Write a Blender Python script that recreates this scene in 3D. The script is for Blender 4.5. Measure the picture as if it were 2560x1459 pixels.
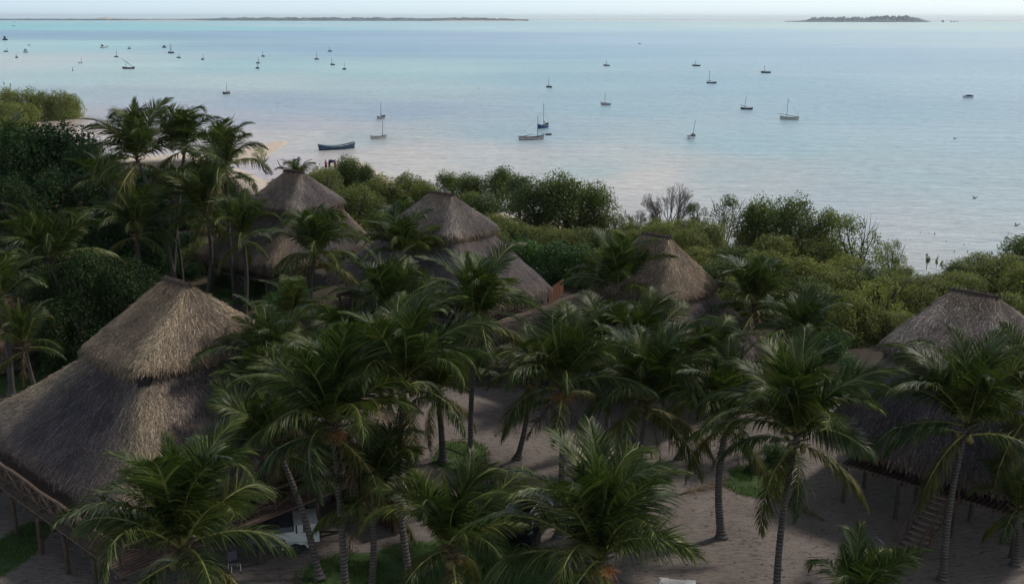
import bpy, math, random
import numpy as np
from mathutils import Vector, Matrix
R=math.radians
for o in list(bpy.data.objects): bpy.data.objects.remove(o)
scene=bpy.context.scene; COL=scene.collection

# ------------------------------------------------------------------ camera
CF=2600.; CH=25.; PIT=math.atan(685/CF)
cam=bpy.data.cameras.new('camera'); co=bpy.data.objects.new('camera',cam); COL.objects.link(co)
cam.sensor_width=36; cam.lens=CF/2560*36; cam.clip_start=.1; cam.clip_end=80000
co.location=(0,0,CH)
co.rotation_euler=(Matrix.Rotation(math.pi/2-PIT,4,'X')@Matrix.Rotation(R(.09),4,'Z')).to_euler()
scene.camera=co
# ------------------------------------------------------------------ sky and sun
SUN_EL,SUN_AZ=R(48),R(62)          # azimuth measured from +Y towards +X
w=bpy.data.worlds.new('World'); scene.world=w; w.use_nodes=True
nt=w.node_tree; N=nt.nodes; L=nt.links; N.clear()
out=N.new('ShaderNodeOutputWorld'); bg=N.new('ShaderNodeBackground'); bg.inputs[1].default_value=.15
sky=N.new('ShaderNodeTexSky'); sky.sky_type='NISHITA'; sky.sun_disc=False
sky.sun_elevation=SUN_EL; sky.sun_rotation=SUN_AZ; sky.air_density=1.2; sky.dust_density=2.5; sky.ozone_density=1.5; sky.altitude=0
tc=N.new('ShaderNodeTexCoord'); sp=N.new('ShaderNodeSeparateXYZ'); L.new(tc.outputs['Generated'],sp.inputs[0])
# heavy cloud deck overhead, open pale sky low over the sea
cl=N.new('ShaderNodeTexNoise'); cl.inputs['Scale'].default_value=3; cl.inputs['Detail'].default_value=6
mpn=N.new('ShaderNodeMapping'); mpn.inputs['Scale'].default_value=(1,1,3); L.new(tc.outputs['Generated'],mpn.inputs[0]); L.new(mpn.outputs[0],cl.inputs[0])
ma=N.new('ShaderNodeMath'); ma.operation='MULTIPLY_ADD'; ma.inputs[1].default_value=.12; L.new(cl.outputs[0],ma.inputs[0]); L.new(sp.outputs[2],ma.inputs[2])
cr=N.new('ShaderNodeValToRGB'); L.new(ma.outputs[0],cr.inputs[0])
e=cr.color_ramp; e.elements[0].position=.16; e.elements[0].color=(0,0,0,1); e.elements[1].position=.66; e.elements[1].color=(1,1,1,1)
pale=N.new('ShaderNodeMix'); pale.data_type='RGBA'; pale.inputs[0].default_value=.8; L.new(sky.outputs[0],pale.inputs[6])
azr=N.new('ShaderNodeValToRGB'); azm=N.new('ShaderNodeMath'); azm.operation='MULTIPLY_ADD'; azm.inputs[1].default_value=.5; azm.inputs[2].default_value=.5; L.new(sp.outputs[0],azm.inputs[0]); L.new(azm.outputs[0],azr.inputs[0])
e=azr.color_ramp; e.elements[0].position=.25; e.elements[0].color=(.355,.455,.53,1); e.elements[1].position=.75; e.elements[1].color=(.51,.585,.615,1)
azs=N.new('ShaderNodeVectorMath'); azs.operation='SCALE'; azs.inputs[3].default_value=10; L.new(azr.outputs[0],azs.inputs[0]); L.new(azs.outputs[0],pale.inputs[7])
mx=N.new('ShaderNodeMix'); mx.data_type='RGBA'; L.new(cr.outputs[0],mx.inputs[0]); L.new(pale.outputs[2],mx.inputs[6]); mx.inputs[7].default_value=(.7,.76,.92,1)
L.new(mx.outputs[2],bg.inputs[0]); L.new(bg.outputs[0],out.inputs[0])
sd=bpy.data.lights.new('sun','SUN'); sd.energy=1.7; sd.angle=R(6); sd.color=(1,.93,.84)
so=bpy.data.objects.new('sun',sd); COL.objects.link(so)
sv=Vector((math.sin(SUN_AZ)*math.cos(SUN_EL),math.cos(SUN_AZ)*math.cos(SUN_EL),math.sin(SUN_EL)))
so.rotation_euler=sv.to_track_quat('Z','Y').to_euler(); so.location=(60,60,80)
scene.view_settings.view_transform='Standard'; scene.view_settings.look='None'; scene.view_settings.exposure=.46; scene.view_settings.gamma=1
scene.render.engine='CYCLES'

# ------------------------------------------------------------------ helpers
def P(u,v,z):
    a=(u-1280)/CF; b=(729.5-v)/CF
    dy=math.cos(PIT)+b*math.sin(PIT); dz=-math.sin(PIT)+b*math.cos(PIT)
    t=(z-CH)/dz
    return Vector((a*t,dy*t,z))
def PD(u,v,D):            # point seen at (u,v) standing D metres ahead
    a=(u-1280)/CF; b=(729.5-v)/CF
    dy=math.cos(PIT)+b*math.sin(PIT); dz=-math.sin(PIT)+b*math.cos(PIT)
    t=D/dy
    return Vector((a*t,D,CH+dz*t))
def slant(p): return (Vector(p)-Vector((0,0,CH))).length
def mesh(name,V,F,mats,parent=None,mi=None,smooth=False,loc=None):
    me=bpy.data.meshes.new(name)
    V=np.asarray(V,dtype=np.float32).reshape(-1,3)
    if isinstance(F,np.ndarray):
        k=F.shape[1]; n=len(F)
        me.vertices.add(len(V)); me.vertices.foreach_set('co',V.ravel())
        me.loops.add(n*k); me.loops.foreach_set('vertex_index',F.astype(np.int32).ravel())
        me.polygons.add(n); me.polygons.foreach_set('loop_start',np.arange(0,n*k,k,dtype=np.int32))
        me.update(calc_edges=True)
    else: me.from_pydata(V.tolist(),[],F); me.update()
    for m in (mats if isinstance(mats,(list,tuple)) else [mats]): me.materials.append(m)
    if mi is not None: me.polygons.foreach_set('material_index',np.asarray(mi,dtype=np.int32))
    if smooth: me.polygons.foreach_set('use_smooth',np.ones(len(me.polygons),dtype=bool))
    me.validate()
    return link(name,me,parent,loc)
def link(name,me,parent=None,loc=None):
    o=bpy.data.objects.new(name,me); COL.objects.link(o)
    if parent: o.parent=parent
    if loc is not None: o.location=loc
    return o
def thing(name,label,cat,loc=(0,0,0),rz=0,group=None):
    o=bpy.data.objects.new(name,None); COL.objects.link(o); o.location=loc; o.rotation_euler=(0,0,rz); o.empty_display_size=.3
    return tag(o,label,cat,group)
def tag(o,label=None,cat=None,group=None,kind=None):
    if label: o['label']=label
    if cat: o['category']=cat
    if group: o['group']=group
    if kind: o['kind']=kind
    return o
class MB:
    def __init__(s): s.V=[];s.F=[];s.M=[]
    def add(s,V,F,mi=0):
        n=len(s.V); s.V+= [tuple(v) for v in V]; s.F+= [tuple(i+n for i in f) for f in F]; s.M+=[mi]*len(F)
    def box(s,c,h,rot=None,mi=0):
        V=[Vector((x*h[0],y*h[1],z*h[2])) for x in(-1,1) for y in(-1,1) for z in(-1,1)]
        if rot is not None: V=[rot@v for v in V]
        V=[v+Vector(c) for v in V]
        s.add(V,[(0,1,3,2),(4,6,7,5),(0,4,5,1),(2,3,7,6),(0,2,6,4),(1,5,7,3)],mi)
    def tube(s,pts,rad,n=8,mi=0,cap=True):
        pts=[Vector(p) for p in pts]
        if not isinstance(rad,(list,tuple)): rad=[rad]*len(pts)
        V=[];F=[];up=None
        for i,p in enumerate(pts):
            t=(pts[min(i+1,len(pts)-1)]-pts[max(i-1,0)]).normalized()
            if up is None: up=t.orthogonal().normalized()
            up=(up-t*up.dot(t)).normalized(); sd_=t.cross(up)
            for k in range(n):
                a=2*math.pi*k/n; V.append(p+(up*math.cos(a)+sd_*math.sin(a))*rad[i])
        for i in range(len(pts)-1):
            for k in range(n): F.append((i*n+k,i*n+(k+1)%n,(i+1)*n+(k+1)%n,(i+1)*n+k))
        if cap: F.append(tuple(range(n-1,-1,-1))); F.append(tuple((len(pts)-1)*n+k for k in range(n)))
        s.add(V,F,mi)
    def beam(s,a,b,w_,h_,mi=0):
        a=Vector(a);b=Vector(b);d=b-a; q=d.to_track_quat('X','Z').to_matrix()
        s.box((a+b)/2,(d.length/2,w_/2,h_/2),q,mi)
    def lathe(s,prof,n=16,c=(0,0,0),mi=0):
        V=[];F=[]
        for r,z in prof:
            for k in range(n):
                a=2*math.pi*k/n; V.append((c[0]+r*math.cos(a),c[1]+r*math.sin(a),c[2]+z))
        for i in range(len(prof)-1):
            for k in range(n): F.append((i*n+k,i*n+(k+1)%n,(i+1)*n+(k+1)%n,(i+1)*n+k))
        F.append(tuple(range(n-1,-1,-1))); F.append(tuple((len(prof)-1)*n+k for k in range(n)))
        s.add(V,F,mi)
    def build(s,name,mats,parent=None,smooth=False,loc=None):
        return mesh(name,s.V,s.F,mats,parent,s.M,smooth,loc)

# ------------------------------------------------------------------ materials
def newmat(name):
    m=bpy.data.materials.new(name); m.use_nodes=True; n=m.node_tree.nodes; l=m.node_tree.links
    return m,n,l,n['Principled BSDF']
def node(n,t,**k):
    x=n.new(t)
    for a,b in k.items(): setattr(x,a,b)
    return x
def ramp(n,l,src,stops):
    r=n.new('ShaderNodeValToRGB'); l.new(src,r.inputs[0]); e=r.color_ramp
    while len(e.elements)<len(stops): e.elements.new(.5)
    for el,(p,c) in zip(e.elements,stops): el.position=p; el.color=(*c,1)
    return r.outputs[0]
def noise(n,l,scale,detail=5,vec=None,stretch=None,coord='Object',rough=.55,rot=0):
    t=n.new('ShaderNodeTexCoord'); x=n.new('ShaderNodeTexNoise'); x.inputs['Scale'].default_value=scale; x.inputs['Detail'].default_value=detail; x.inputs['Roughness'].default_value=rough
    s=t.outputs[coord]
    if stretch:
        mp=n.new('ShaderNodeMapping'); mp.inputs['Scale'].default_value=stretch; mp.vector_type='POINT'; mp.inputs['Rotation'].default_value=(0,0,rot); l.new(s,mp.inputs[0]); s=mp.outputs[0]
    l.new(s,x.inputs[0]); return x.outputs[0]
def mul(n,l,a,b,fac=1,mode='MULTIPLY'):
    x=n.new('ShaderNodeMix'); x.data_type='RGBA'; x.blend_type=mode; x.inputs[0].default_value=fac
    for s,i in((a,6),(b,7)):
        if hasattr(s,'links'): l.new(s,x.inputs[i])
        else: x.inputs[i].default_value=(*s,1)
    return x.outputs[2]
def bump(n,l,h,b,strength=.5,dist=.05):
    x=n.new('ShaderNodeBump'); x.inputs['Strength'].default_value=strength; x.inputs['Distance'].default_value=dist
    l.new(h,x.inputs['Height']); l.new(x.outputs[0],b.inputs['Normal'])
def flat(name,c,rough=.7,var=.3,scale=4,metal=0,bmp=.3):
    m,n,l,b=newmat(name); h=noise(n,l,scale)
    d=tuple(x*(1-var) for x in c); u=tuple(min(1,x*(1+var)) for x in c)
    l.new(ramp(n,l,h,[(.3,d),(.7,u)]),b.inputs['Base Color']); b.inputs['Roughness'].default_value=rough; b.inputs['Metallic'].default_value=metal
    if bmp: bump(n,l,h,b,bmp,.02)
    return m
def leafmat(name,dark,light,yellow=None,rough=.5,spec=.35,trans=.25,objvar=.35):
    m,n,l,b=newmat(name)
    g=n.new('ShaderNodeNewGeometry'); oi=n.new('ShaderNodeObjectInfo')
    col=ramp(n,l,g.outputs['Random Per Island'],[(0,dark),(.75,light),(1,yellow or light)])
    h=noise(n,l,.9,2,coord='Object'); col=mul(n,l,col,ramp(n,l,h,[(.3,(.62,.66,.6)),(.7,(1.25,1.2,1.1))]))
    col=mul(n,l,col,ramp(n,l,oi.outputs['Random'],[(0,(1-objvar,1-objvar*.8,1-objvar*.6)),(1,(1+objvar,1+objvar*.6,1))]))
    l.new(col,b.inputs['Base Color']); b.inputs['Roughness'].default_value=rough; b.inputs['Specular IOR Level'].default_value=spec
    if trans:
        t=n.new('ShaderNodeBsdfTranslucent'); l.new(mul(n,l,col,(1.2,1.5,.6)),t.inputs[0])
        ms=n.new('ShaderNodeMixShader'); ms.inputs[0].default_value=trans; l.new(b.outputs[0],ms.inputs[1]); l.new(t.outputs[0],ms.inputs[2])
        l.new(ms.outputs[0],n['Material Output'].inputs[0])
    return m
M={}
M['frond']=leafmat('palm_leaf',(.024,.044,.012),(.075,.115,.034),(.21,.23,.08),.45,.3,.22,.4)
M['frond_old']=leafmat('palm_leaf_yellowing',(.05,.06,.015),(.12,.12,.03),(.22,.16,.04),.5,.3,.3,.2)
M['frond_dead']=leafmat('palm_leaf_dead',(.05,.035,.022),(.16,.12,.085),(.25,.2,.16),.8,.2,.1,.2)
M['rachis']=flat('palm_leaf_stalk',(.19,.19,.05),.5,.4,3,bmp=0)
M['mango']=leafmat('mangrove_leaf_olive',(.115,.135,.045),(.235,.25,.1),(.34,.35,.16),.5,.3,.48,.22)
M['mangd']=leafmat('mangrove_leaf_dark',(.06,.088,.03),(.13,.17,.056),(.22,.24,.09),.45,.35,.42,.2)
M['vine']=leafmat('vine_leaf_bright',(.025,.065,.014),(.06,.14,.03),(.1,.2,.045),.45,.4,.35,.2)
M['broad']=leafmat('broad_leaf_dark',(.01,.03,.01),(.028,.065,.024),(.045,.085,.033),.6,.12,.2,.2)
M['broadv']=leafmat('mixed_leaf_and_flower',(.012,.035,.012),(.035,.08,.025),(.12,.08,.075),.6,.15,.25,.15)
M['bark']=flat('bark',(.05,.042,.036),.9,.5,6)
M['deadwood']=flat('dead_wood',(.15,.125,.12),.9,.3,6)
def palmtrunk():
    m,n,l,b=newmat('palm_trunk'); t=n.new('ShaderNodeTexCoord')
    wv=n.new('ShaderNodeTexWave'); wv.bands_direction='Z'; wv.inputs['Scale'].default_value=2.1; wv.inputs['Distortion'].default_value=4; wv.inputs['Detail'].default_value=3
    l.new(t.outputs['Object'],wv.inputs[0])
    c=ramp(n,l,wv.outputs[1],[(0,(.04,.033,.03)),(.3,(.09,.077,.07)),(1,(.135,.12,.11))])
    c=mul(n,l,c,ramp(n,l,noise(n,l,1.2),[(.3,(.7,.7,.7)),(.7,(1.15,1.15,1.2))])); l.new(c,b.inputs['Base Color']); b.inputs['Roughness'].default_value=.9
    bump(n,l,wv.outputs[1],b,.6,.05); return m
M['ptrunk']=palmtrunk()
def thatch():
    m,n,l,b=newmat('thatch'); a=n.new('ShaderNodeAttribute'); a.attribute_name='tint'
    h=noise(n,l,9,8,rough=.75); h2=noise(n,l,.5,3)
    c=mul(n,l,a.outputs['Color'],ramp(n,l,h,[(.3,(.35,.35,.35)),(.7,(1.35,1.35,1.35))]))
    c=mul(n,l,c,ramp(n,l,h2,[(.3,(.72,.72,.76)),(.7,(1.2,1.17,1.1))]))
    l.new(c,b.inputs['Base Color']); b.inputs['Roughness'].default_value=.95; b.inputs['Specular IOR Level'].default_value=.15
    bump(n,l,h,b,1,.06); return m
M['thatch']=thatch()
M['wood']=flat('weathered_pole',(.07,.048,.036),.85,.4,5)
M['woodlight']=flat('peeled_log_rail',(.13,.085,.06),.8,.35,4)
M['planks']=None
def planks(name,c,ax='x'):
    m,n,l,b=newmat(name); t=n.new('ShaderNodeTexCoord'); wv=n.new('ShaderNodeTexWave'); wv.bands_direction='DIAGONAL' if ax=='d' else ax.upper(); wv.inputs['Scale'].default_value=1.3; wv.inputs['Distortion'].default_value=.3
    l.new(t.outputs['Object'],wv.inputs[0]); h=noise(n,l,3)
    cc=mul(n,l,ramp(n,l,wv.outputs[1],[(0,tuple(x*.25 for x in c)),(.3,c),(1,tuple(x*1.2 for x in c))]),ramp(n,l,h,[(.3,(.6,.6,.6)),(.7,(1.2,1.15,1.1))]))
    l.new(cc,b.inputs['Base Color']); b.inputs['Roughness'].default_value=.85; bump(n,l,wv.outputs[1],b,.6,.03); return m
M['deck']=planks('deck_planks',(.13,.085,.07))
M['step']=flat('worn_step_boards',(.2,.155,.13),.8,.3,4)
M['wall']=planks('reed_wall',(.075,.03,.016))
M['wallorange']=planks('orange_wood_wall',(.16,.06,.022))
M['rail']=flat('red_brown_rail',(.08,.04,.028),.8,.3,4)
M['white']=flat('white_paint',(.6,.6,.6),.45,.12,3,bmp=.1)
M['cream']=flat('cream_paint',(.55,.5,.45),.5,.2,3)
M['pinkhull']=flat('pale_pink_hull',(.45,.36,.35),.55,.3,2)
M['darkhull']=flat('tarred_hull',(.045,.042,.045),.6,.4,2)
M['bluehull']=flat('blue_hull',(.03,.07,.17),.5,.3,2)
M['steelblue']=flat('steel_blue_hull',(.035,.07,.125),.5,.3,1.5)
M['lightblue']=flat('light_blue_trim',(.35,.5,.6),.5,.2,2)
M['mast']=flat('mast_wood',(.07,.055,.05),.7,.3,4)
M['inner']=flat('boat_inside',(.12,.1,.09),.8,.4,4)
M['rubber']=flat('rubber',(.015,.015,.016),.8,.3,9)
M['blackpaint']=flat('black_car_paint',(.008,.008,.01),.12,.2,3,bmp=0)
M['chrome']=flat('chrome',(.6,.6,.62),.2,.1,3,1,bmp=0)
M['glass']=flat('dark_glass',(.01,.013,.015),.05,.1,2,bmp=0)
M['tarp']=flat('grey_tarp',(.09,.09,.11),.7,.3,3)
M['curtain']=flat('white_curtain',(.6,.62,.65),.9,.1,5)
M['skin']=flat('skin',(.22,.11,.07),.6,.1,5,bmp=0)
M['red']=flat('red_cloth',(.5,.08,.06),.9,.2,5)
M['navy']=flat('navy_cloth',(.02,.03,.08),.9,.2,5)
M['hair']=flat('black_hair',(.01,.009,.008),.6,.1,9)
M['coconut']=flat('coconut_husk',(.14,.11,.03),.5,.4,3)
M['flower']=flat('orange_flower_stalk',(.3,.12,.035),.7,.4,5)

# ------------------------------------------------------------------ ground and sea
shore_uv=[(-900,180),(-300,235),(-100,262),(0,285),(60,335),(150,382),(300,395),(520,385),(600,425),(680,462),(760,440),(830,410),(900,405),(960,440),(1060,497),(1250,528),(1550,570),(1780,615),(2000,680),(2200,728),(2330,722),(2480,672),(2620,630),(3000,560)]
SH=np.array([[*P(u,v,0)[:2]] for u,v in shore_uv]); SH=SH[np.argsort(SH[:,0])]
def vnoise(x,y,s,seed=0):
    x=np.asarray(x)/s; y=np.asarray(y)/s
    xi=np.floor(x).astype(int); yi=np.floor(y).astype(int); fx=x-xi; fy=y-yi; fx=fx*fx*(3-2*fx); fy=fy*fy*(3-2*fy)
    def h(a,b): 
        q=np.sin(a*127.1+b*311.7+seed*74.7)*43758.5453; return q-np.floor(q)
    return (h(xi,yi)*(1-fx)+h(xi+1,yi)*fx)*(1-fy)+(h(xi,yi+1)*(1-fx)+h(xi+1,yi+1)*fx)*fy
def shore_y(x): return np.interp(x,SH[:,0],SH[:,1])
spitA,spitB=P(556,398,0),P(700,357,0)
def ground_h(x,y):
    x=np.asarray(x,float); y=np.asarray(y,float)
    d=shore_y(x)+4*(vnoise(x,y,9,3)-.5)-y
    land=np.clip(d/14,0,1)*.5; sea=np.clip(-d/10,0,1)*-2.
    h=land+sea
    ax,ay=spitA.x,spitA.y; bx,by=spitB.x-ax,spitB.y-ay
    t=np.clip(((x-ax)*bx+(y-ay)*by)/(bx*bx+by*by),0,1); dd=np.hypot(x-ax-bx*t,y-ay-by*t)
    h=np.maximum(h,.24-dd*dd/((9-7*t)**2)*.3)
    tw=np.sin(x*.11+1.)*2.2+44.5+(x-8)*-.35
    for o_ in (-.75,.75): h=h-.05*np.exp(-((y-tw-o_)/.2)**2)*np.clip((x+2)/3,0,1)*np.clip((20-x)/4,0,1)
    h=h+.05*(vnoise(x,y,.45,12)-.5)*np.clip((75-y)/5,0,1)
    h=h+.07*(vnoise(x,y,3.5,1)-.5)*np.clip(d/10,0,1)+.03*(vnoise(x,y,.9,5)-.5)
    return h
def gz(x,y): return float(ground_h(x,y))
def grid(x0,x1,nx,y0,y1,ny):
    X,Y=np.meshgrid(np.linspace(x0,x1,nx),np.linspace(y0,y1,ny)); i=np.arange((nx-1)*(ny-1)); r=i//(nx-1); c=i%(nx-1); a=r*nx+c
    return X.ravel(),Y.ravel(),np.stack([a,a+1,a+1+nx,a+nx],1)
grass_spots=[(1080,1420,200,70),(1210,1330,120,90),(900,1440,150,60),(1890,1210,75,32),(1900,1180,70,20),(40,1370,60,70),(60,940,90,40),(820,785,60,20),(450,760,120,40),(1150,1140,70,40),(1290,1420,100,60),(560,740,80,20)]
GS=[]
for u,v,a,b in grass_spots:
    p=P(u,v,.5); q=P(u+a,v,.5); r_=P(u,v-b,.5); GS.append((p.x,p.y,abs(q.x-p.x),abs(r_.y-p.y)))
def grass_w(x,y):
    g=np.zeros_like(np.asarray(x,float))
    for cx,cy,rx,ry in GS:
        d=np.hypot((x-cx)/rx,(y-cy)/ry); g=np.maximum(g,np.clip((1.25-d)*1.6,0,1))
    # leaf litter and undergrowth outside the raked yard, between the yard and the shore
    return g
def col_attr(me,name,C):
    a=me.color_attributes.new(name,'FLOAT_COLOR','POINT'); a.data.foreach_set('color',np.concatenate([C,np.ones((len(C),1))],1).astype(np.float32).ravel())
def ground_mat():
    m,n,l,b=newmat('sandy_ground'); a=n.new('ShaderNodeAttribute'); a.attribute_name='cover'
    sepc=n.new('ShaderNodeSeparateColor'); l.new(a.outputs['Color'],sepc.inputs[0])
    sand=ramp(n,l,noise(n,l,.35,6),[(.3,(.185,.154,.138)),(.7,(.27,.228,.205))])
    rip=noise(n,l,3.8,7,stretch=(.55,1.7,1),rough=.75,rot=R(-24))
    sand=mul(n,l,sand,ramp(n,l,rip,[(.36,(.3,.28,.3)),(.46,(.88,.88,.88)),(.7,(1.15,1.15,1.15))]))  # hollows shaded in the colour as well, so the footprint relief shows
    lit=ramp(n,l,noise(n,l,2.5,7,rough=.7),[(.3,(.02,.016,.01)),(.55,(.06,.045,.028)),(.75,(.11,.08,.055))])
    grs=ramp(n,l,noise(n,l,3,7,rough=.7),[(.3,(.025,.055,.012)),(.55,(.06,.11,.028)),(.75,(.12,.14,.05))])
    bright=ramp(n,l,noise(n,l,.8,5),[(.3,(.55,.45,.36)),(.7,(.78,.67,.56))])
    def mixf(f,x,y):
        q=n.new('ShaderNodeMix'); q.data_type='RGBA'; l.new(f,q.inputs[0]); l.new(x,q.inputs[6]); l.new(y,q.inputs[7]); return q.outputs[2]
    hn=noise(n,l,.9,8,rough=.7)
    def thr(s):
        q=n.new('ShaderNodeMath'); q.operation='ADD'; l.new(s,q.inputs[0]); l.new(hn,q.inputs[1])
        return ramp(n,l,q.outputs[0],[(.85,(0,0,0)),(1.25,(1,1,1))])
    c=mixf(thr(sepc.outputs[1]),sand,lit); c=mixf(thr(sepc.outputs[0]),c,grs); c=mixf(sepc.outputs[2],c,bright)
    l.new(c,b.inputs['Base Color']); b.inputs['Roughness'].default_value=.95
    bump(n,l,rip,b,.9,.12); return m
X,Y,F=grid(-150,130,1121,18,300,1129)
Z=ground_h(X,Y)
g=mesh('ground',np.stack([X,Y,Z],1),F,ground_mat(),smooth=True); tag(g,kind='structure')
dsh=shore_y(X)-Y
back=P(1280,640,.5).y
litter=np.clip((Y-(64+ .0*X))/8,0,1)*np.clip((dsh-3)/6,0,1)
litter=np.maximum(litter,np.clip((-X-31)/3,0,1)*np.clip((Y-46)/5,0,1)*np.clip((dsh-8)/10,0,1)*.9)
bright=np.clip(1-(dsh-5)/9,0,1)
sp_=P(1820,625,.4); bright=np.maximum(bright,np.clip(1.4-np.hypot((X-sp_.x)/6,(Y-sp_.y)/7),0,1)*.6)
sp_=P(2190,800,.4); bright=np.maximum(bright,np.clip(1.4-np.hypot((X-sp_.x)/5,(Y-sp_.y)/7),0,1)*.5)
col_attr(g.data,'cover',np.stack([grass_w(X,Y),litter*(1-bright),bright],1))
# the land carries on out of frame on both sides and behind the camera
X2,Y2,F2=grid(-1600,1600,81,-900,19,24)
k=mesh('ground',np.stack([X2,Y2,np.full_like(X2,.42)],1),F2,bpy.data.materials['sandy_ground']); tag(k,kind='structure')

# sea: a fan of cells reaching the horizon, tinted by what lies under the water
ang=np.radians(np.linspace(-72,72,289)); dist=np.concatenate([np.linspace(55,330,150),np.geomspace(334,20500,150)])
A_,D_=np.meshgrid(ang,dist); wx=(np.sin(A_)*D_).ravel(); wy=(np.cos(A_)*D_).ravel()
ncol=len(ang); i=np.arange((ncol-1)*(len(dist)-1)); r_=i//(ncol-1); c_=i%(ncol-1); a_=r_*ncol+c_
WF=np.stack([a_,a_+1,a_+1+ncol,a_+ncol],1)
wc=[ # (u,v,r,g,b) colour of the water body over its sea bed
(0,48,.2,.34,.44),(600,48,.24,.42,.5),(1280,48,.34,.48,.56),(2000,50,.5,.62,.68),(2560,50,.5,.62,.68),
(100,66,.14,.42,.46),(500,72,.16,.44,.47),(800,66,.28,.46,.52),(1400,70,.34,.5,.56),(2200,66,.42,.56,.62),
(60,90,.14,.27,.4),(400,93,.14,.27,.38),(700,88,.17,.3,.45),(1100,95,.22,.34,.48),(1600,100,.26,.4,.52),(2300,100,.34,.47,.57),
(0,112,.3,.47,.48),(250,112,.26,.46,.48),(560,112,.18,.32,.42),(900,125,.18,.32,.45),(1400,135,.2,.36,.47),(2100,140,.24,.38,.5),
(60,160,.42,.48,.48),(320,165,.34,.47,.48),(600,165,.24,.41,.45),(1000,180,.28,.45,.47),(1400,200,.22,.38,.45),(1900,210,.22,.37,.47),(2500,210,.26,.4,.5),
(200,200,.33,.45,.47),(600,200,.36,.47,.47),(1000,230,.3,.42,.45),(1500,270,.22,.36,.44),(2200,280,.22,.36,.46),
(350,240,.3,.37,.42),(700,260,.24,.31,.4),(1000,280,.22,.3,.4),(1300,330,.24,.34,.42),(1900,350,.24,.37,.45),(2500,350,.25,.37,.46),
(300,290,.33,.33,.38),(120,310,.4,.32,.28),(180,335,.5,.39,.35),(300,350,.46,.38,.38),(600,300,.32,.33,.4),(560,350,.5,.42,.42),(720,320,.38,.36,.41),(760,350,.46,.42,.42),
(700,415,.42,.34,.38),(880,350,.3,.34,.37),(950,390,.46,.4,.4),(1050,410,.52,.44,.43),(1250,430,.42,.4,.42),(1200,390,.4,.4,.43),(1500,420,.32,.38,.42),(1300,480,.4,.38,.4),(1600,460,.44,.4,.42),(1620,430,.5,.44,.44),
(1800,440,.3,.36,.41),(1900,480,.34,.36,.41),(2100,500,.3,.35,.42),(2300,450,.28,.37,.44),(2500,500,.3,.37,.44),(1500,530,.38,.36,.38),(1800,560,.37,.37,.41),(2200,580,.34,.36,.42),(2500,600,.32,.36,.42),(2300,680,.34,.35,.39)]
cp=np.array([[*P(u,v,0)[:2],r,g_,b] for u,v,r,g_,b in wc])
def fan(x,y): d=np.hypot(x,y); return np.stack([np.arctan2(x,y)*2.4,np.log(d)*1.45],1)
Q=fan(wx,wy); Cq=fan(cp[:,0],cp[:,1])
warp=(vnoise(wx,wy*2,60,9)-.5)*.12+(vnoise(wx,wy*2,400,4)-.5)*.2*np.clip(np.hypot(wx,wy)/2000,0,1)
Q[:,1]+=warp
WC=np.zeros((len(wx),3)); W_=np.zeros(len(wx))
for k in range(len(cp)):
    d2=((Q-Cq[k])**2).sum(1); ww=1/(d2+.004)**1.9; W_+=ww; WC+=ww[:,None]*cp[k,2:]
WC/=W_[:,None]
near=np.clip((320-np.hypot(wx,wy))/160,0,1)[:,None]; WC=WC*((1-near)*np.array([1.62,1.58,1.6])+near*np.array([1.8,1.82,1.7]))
def sea_mat():
    m,n,l,b=newmat('sea_water'); a=n.new('ShaderNodeAttribute'); a.attribute_name='bed'
    s1=noise(n,l,.012,5,stretch=(.3,1,1)); s2=noise(n,l,1.1,5,stretch=(.3,1,1),rough=.75)
    c=mul(n,l,a.outputs['Color'],ramp(n,l,s1,[(.3,(.86,.9,.92)),(.7,(1.1,1.08,1.06))]))
    c=mul(n,l,c,ramp(n,l,s2,[(.35,(.72,.75,.78)),(.62,(1.16,1.15,1.14))])); l.new(c,b.inputs['Base Color']); b.inputs['Roughness'].default_value=.27; b.inputs['IOR'].default_value=1.33  # light and dark sides of the ripples are painted into the water colour
    n3=noise(n,l,.16,3,stretch=(.35,1,1))
    ad=n.new('ShaderNodeMath'); ad.operation='MULTIPLY_ADD'; ad.inputs[1].default_value=2.5; l.new(n3,ad.inputs[0]); l.new(s2,ad.inputs[2])
    bump(n,l,ad.outputs[0],b,1,.8); return m
WC=np.clip(WC,.02,.86)
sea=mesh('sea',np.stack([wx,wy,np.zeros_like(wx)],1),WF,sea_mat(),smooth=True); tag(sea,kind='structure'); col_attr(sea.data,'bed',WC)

# ------------------------------------------------------------------ far land
def island(name,label,u0,u1,prof,D,mat,depth,kind=None):
    # prof: list of (u, height px) ; a long low hill with real depth
    us=np.linspace(u0,u1,180); hp=np.interp(us,[p[0] for p in prof],[p[1] for p in prof]); hp=hp*(1+.35*(vnoise(us,us*0,9,2)-.5)+.25*(vnoise(us,us*0,3,6)-.5))
    V=[];n=9
    for u,h in zip(us,hp):
        for j in range(n):
            s=j/(n-1)*2-1; y=D+s*depth; x=(u-1280)/CF*(y*math.cos(PIT)+25*math.sin(PIT))
            V.append((x,y,-3+(max(0,h)*slant((x,y,0))/CF+3.2)*math.cos(s*math.pi/2)**.7*(1+.25*math.sin(u*.7+j*1.9))))
    i=np.arange(179*(n-1)); r=i//(n-1); c=i%(n-1); a=r*n+c
    o=mesh(name,V,np.stack([a,a+n,a+n+1,a+1],1),mat,smooth=True)
    tag(o,kind='structure'); return o
M['farland']=flat('haze_tinted_scrub',(.15,.2,.235),.95,.5,.012,bmp=0)  # lightened and blued: distance haze is put into the base colour
M['fardune']=flat('far_sand',(.75,.68,.6),.95,.1,.01,bmp=0)
island('far_shore','',-60,1320,[(-60,2),(200,2.5),(300,2.5),(455,2),(520,4),(640,6),(900,6),(1100,5.5),(1180,7.5),(1240,5),(1312,3)],8200,M['farland'],300)
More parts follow.
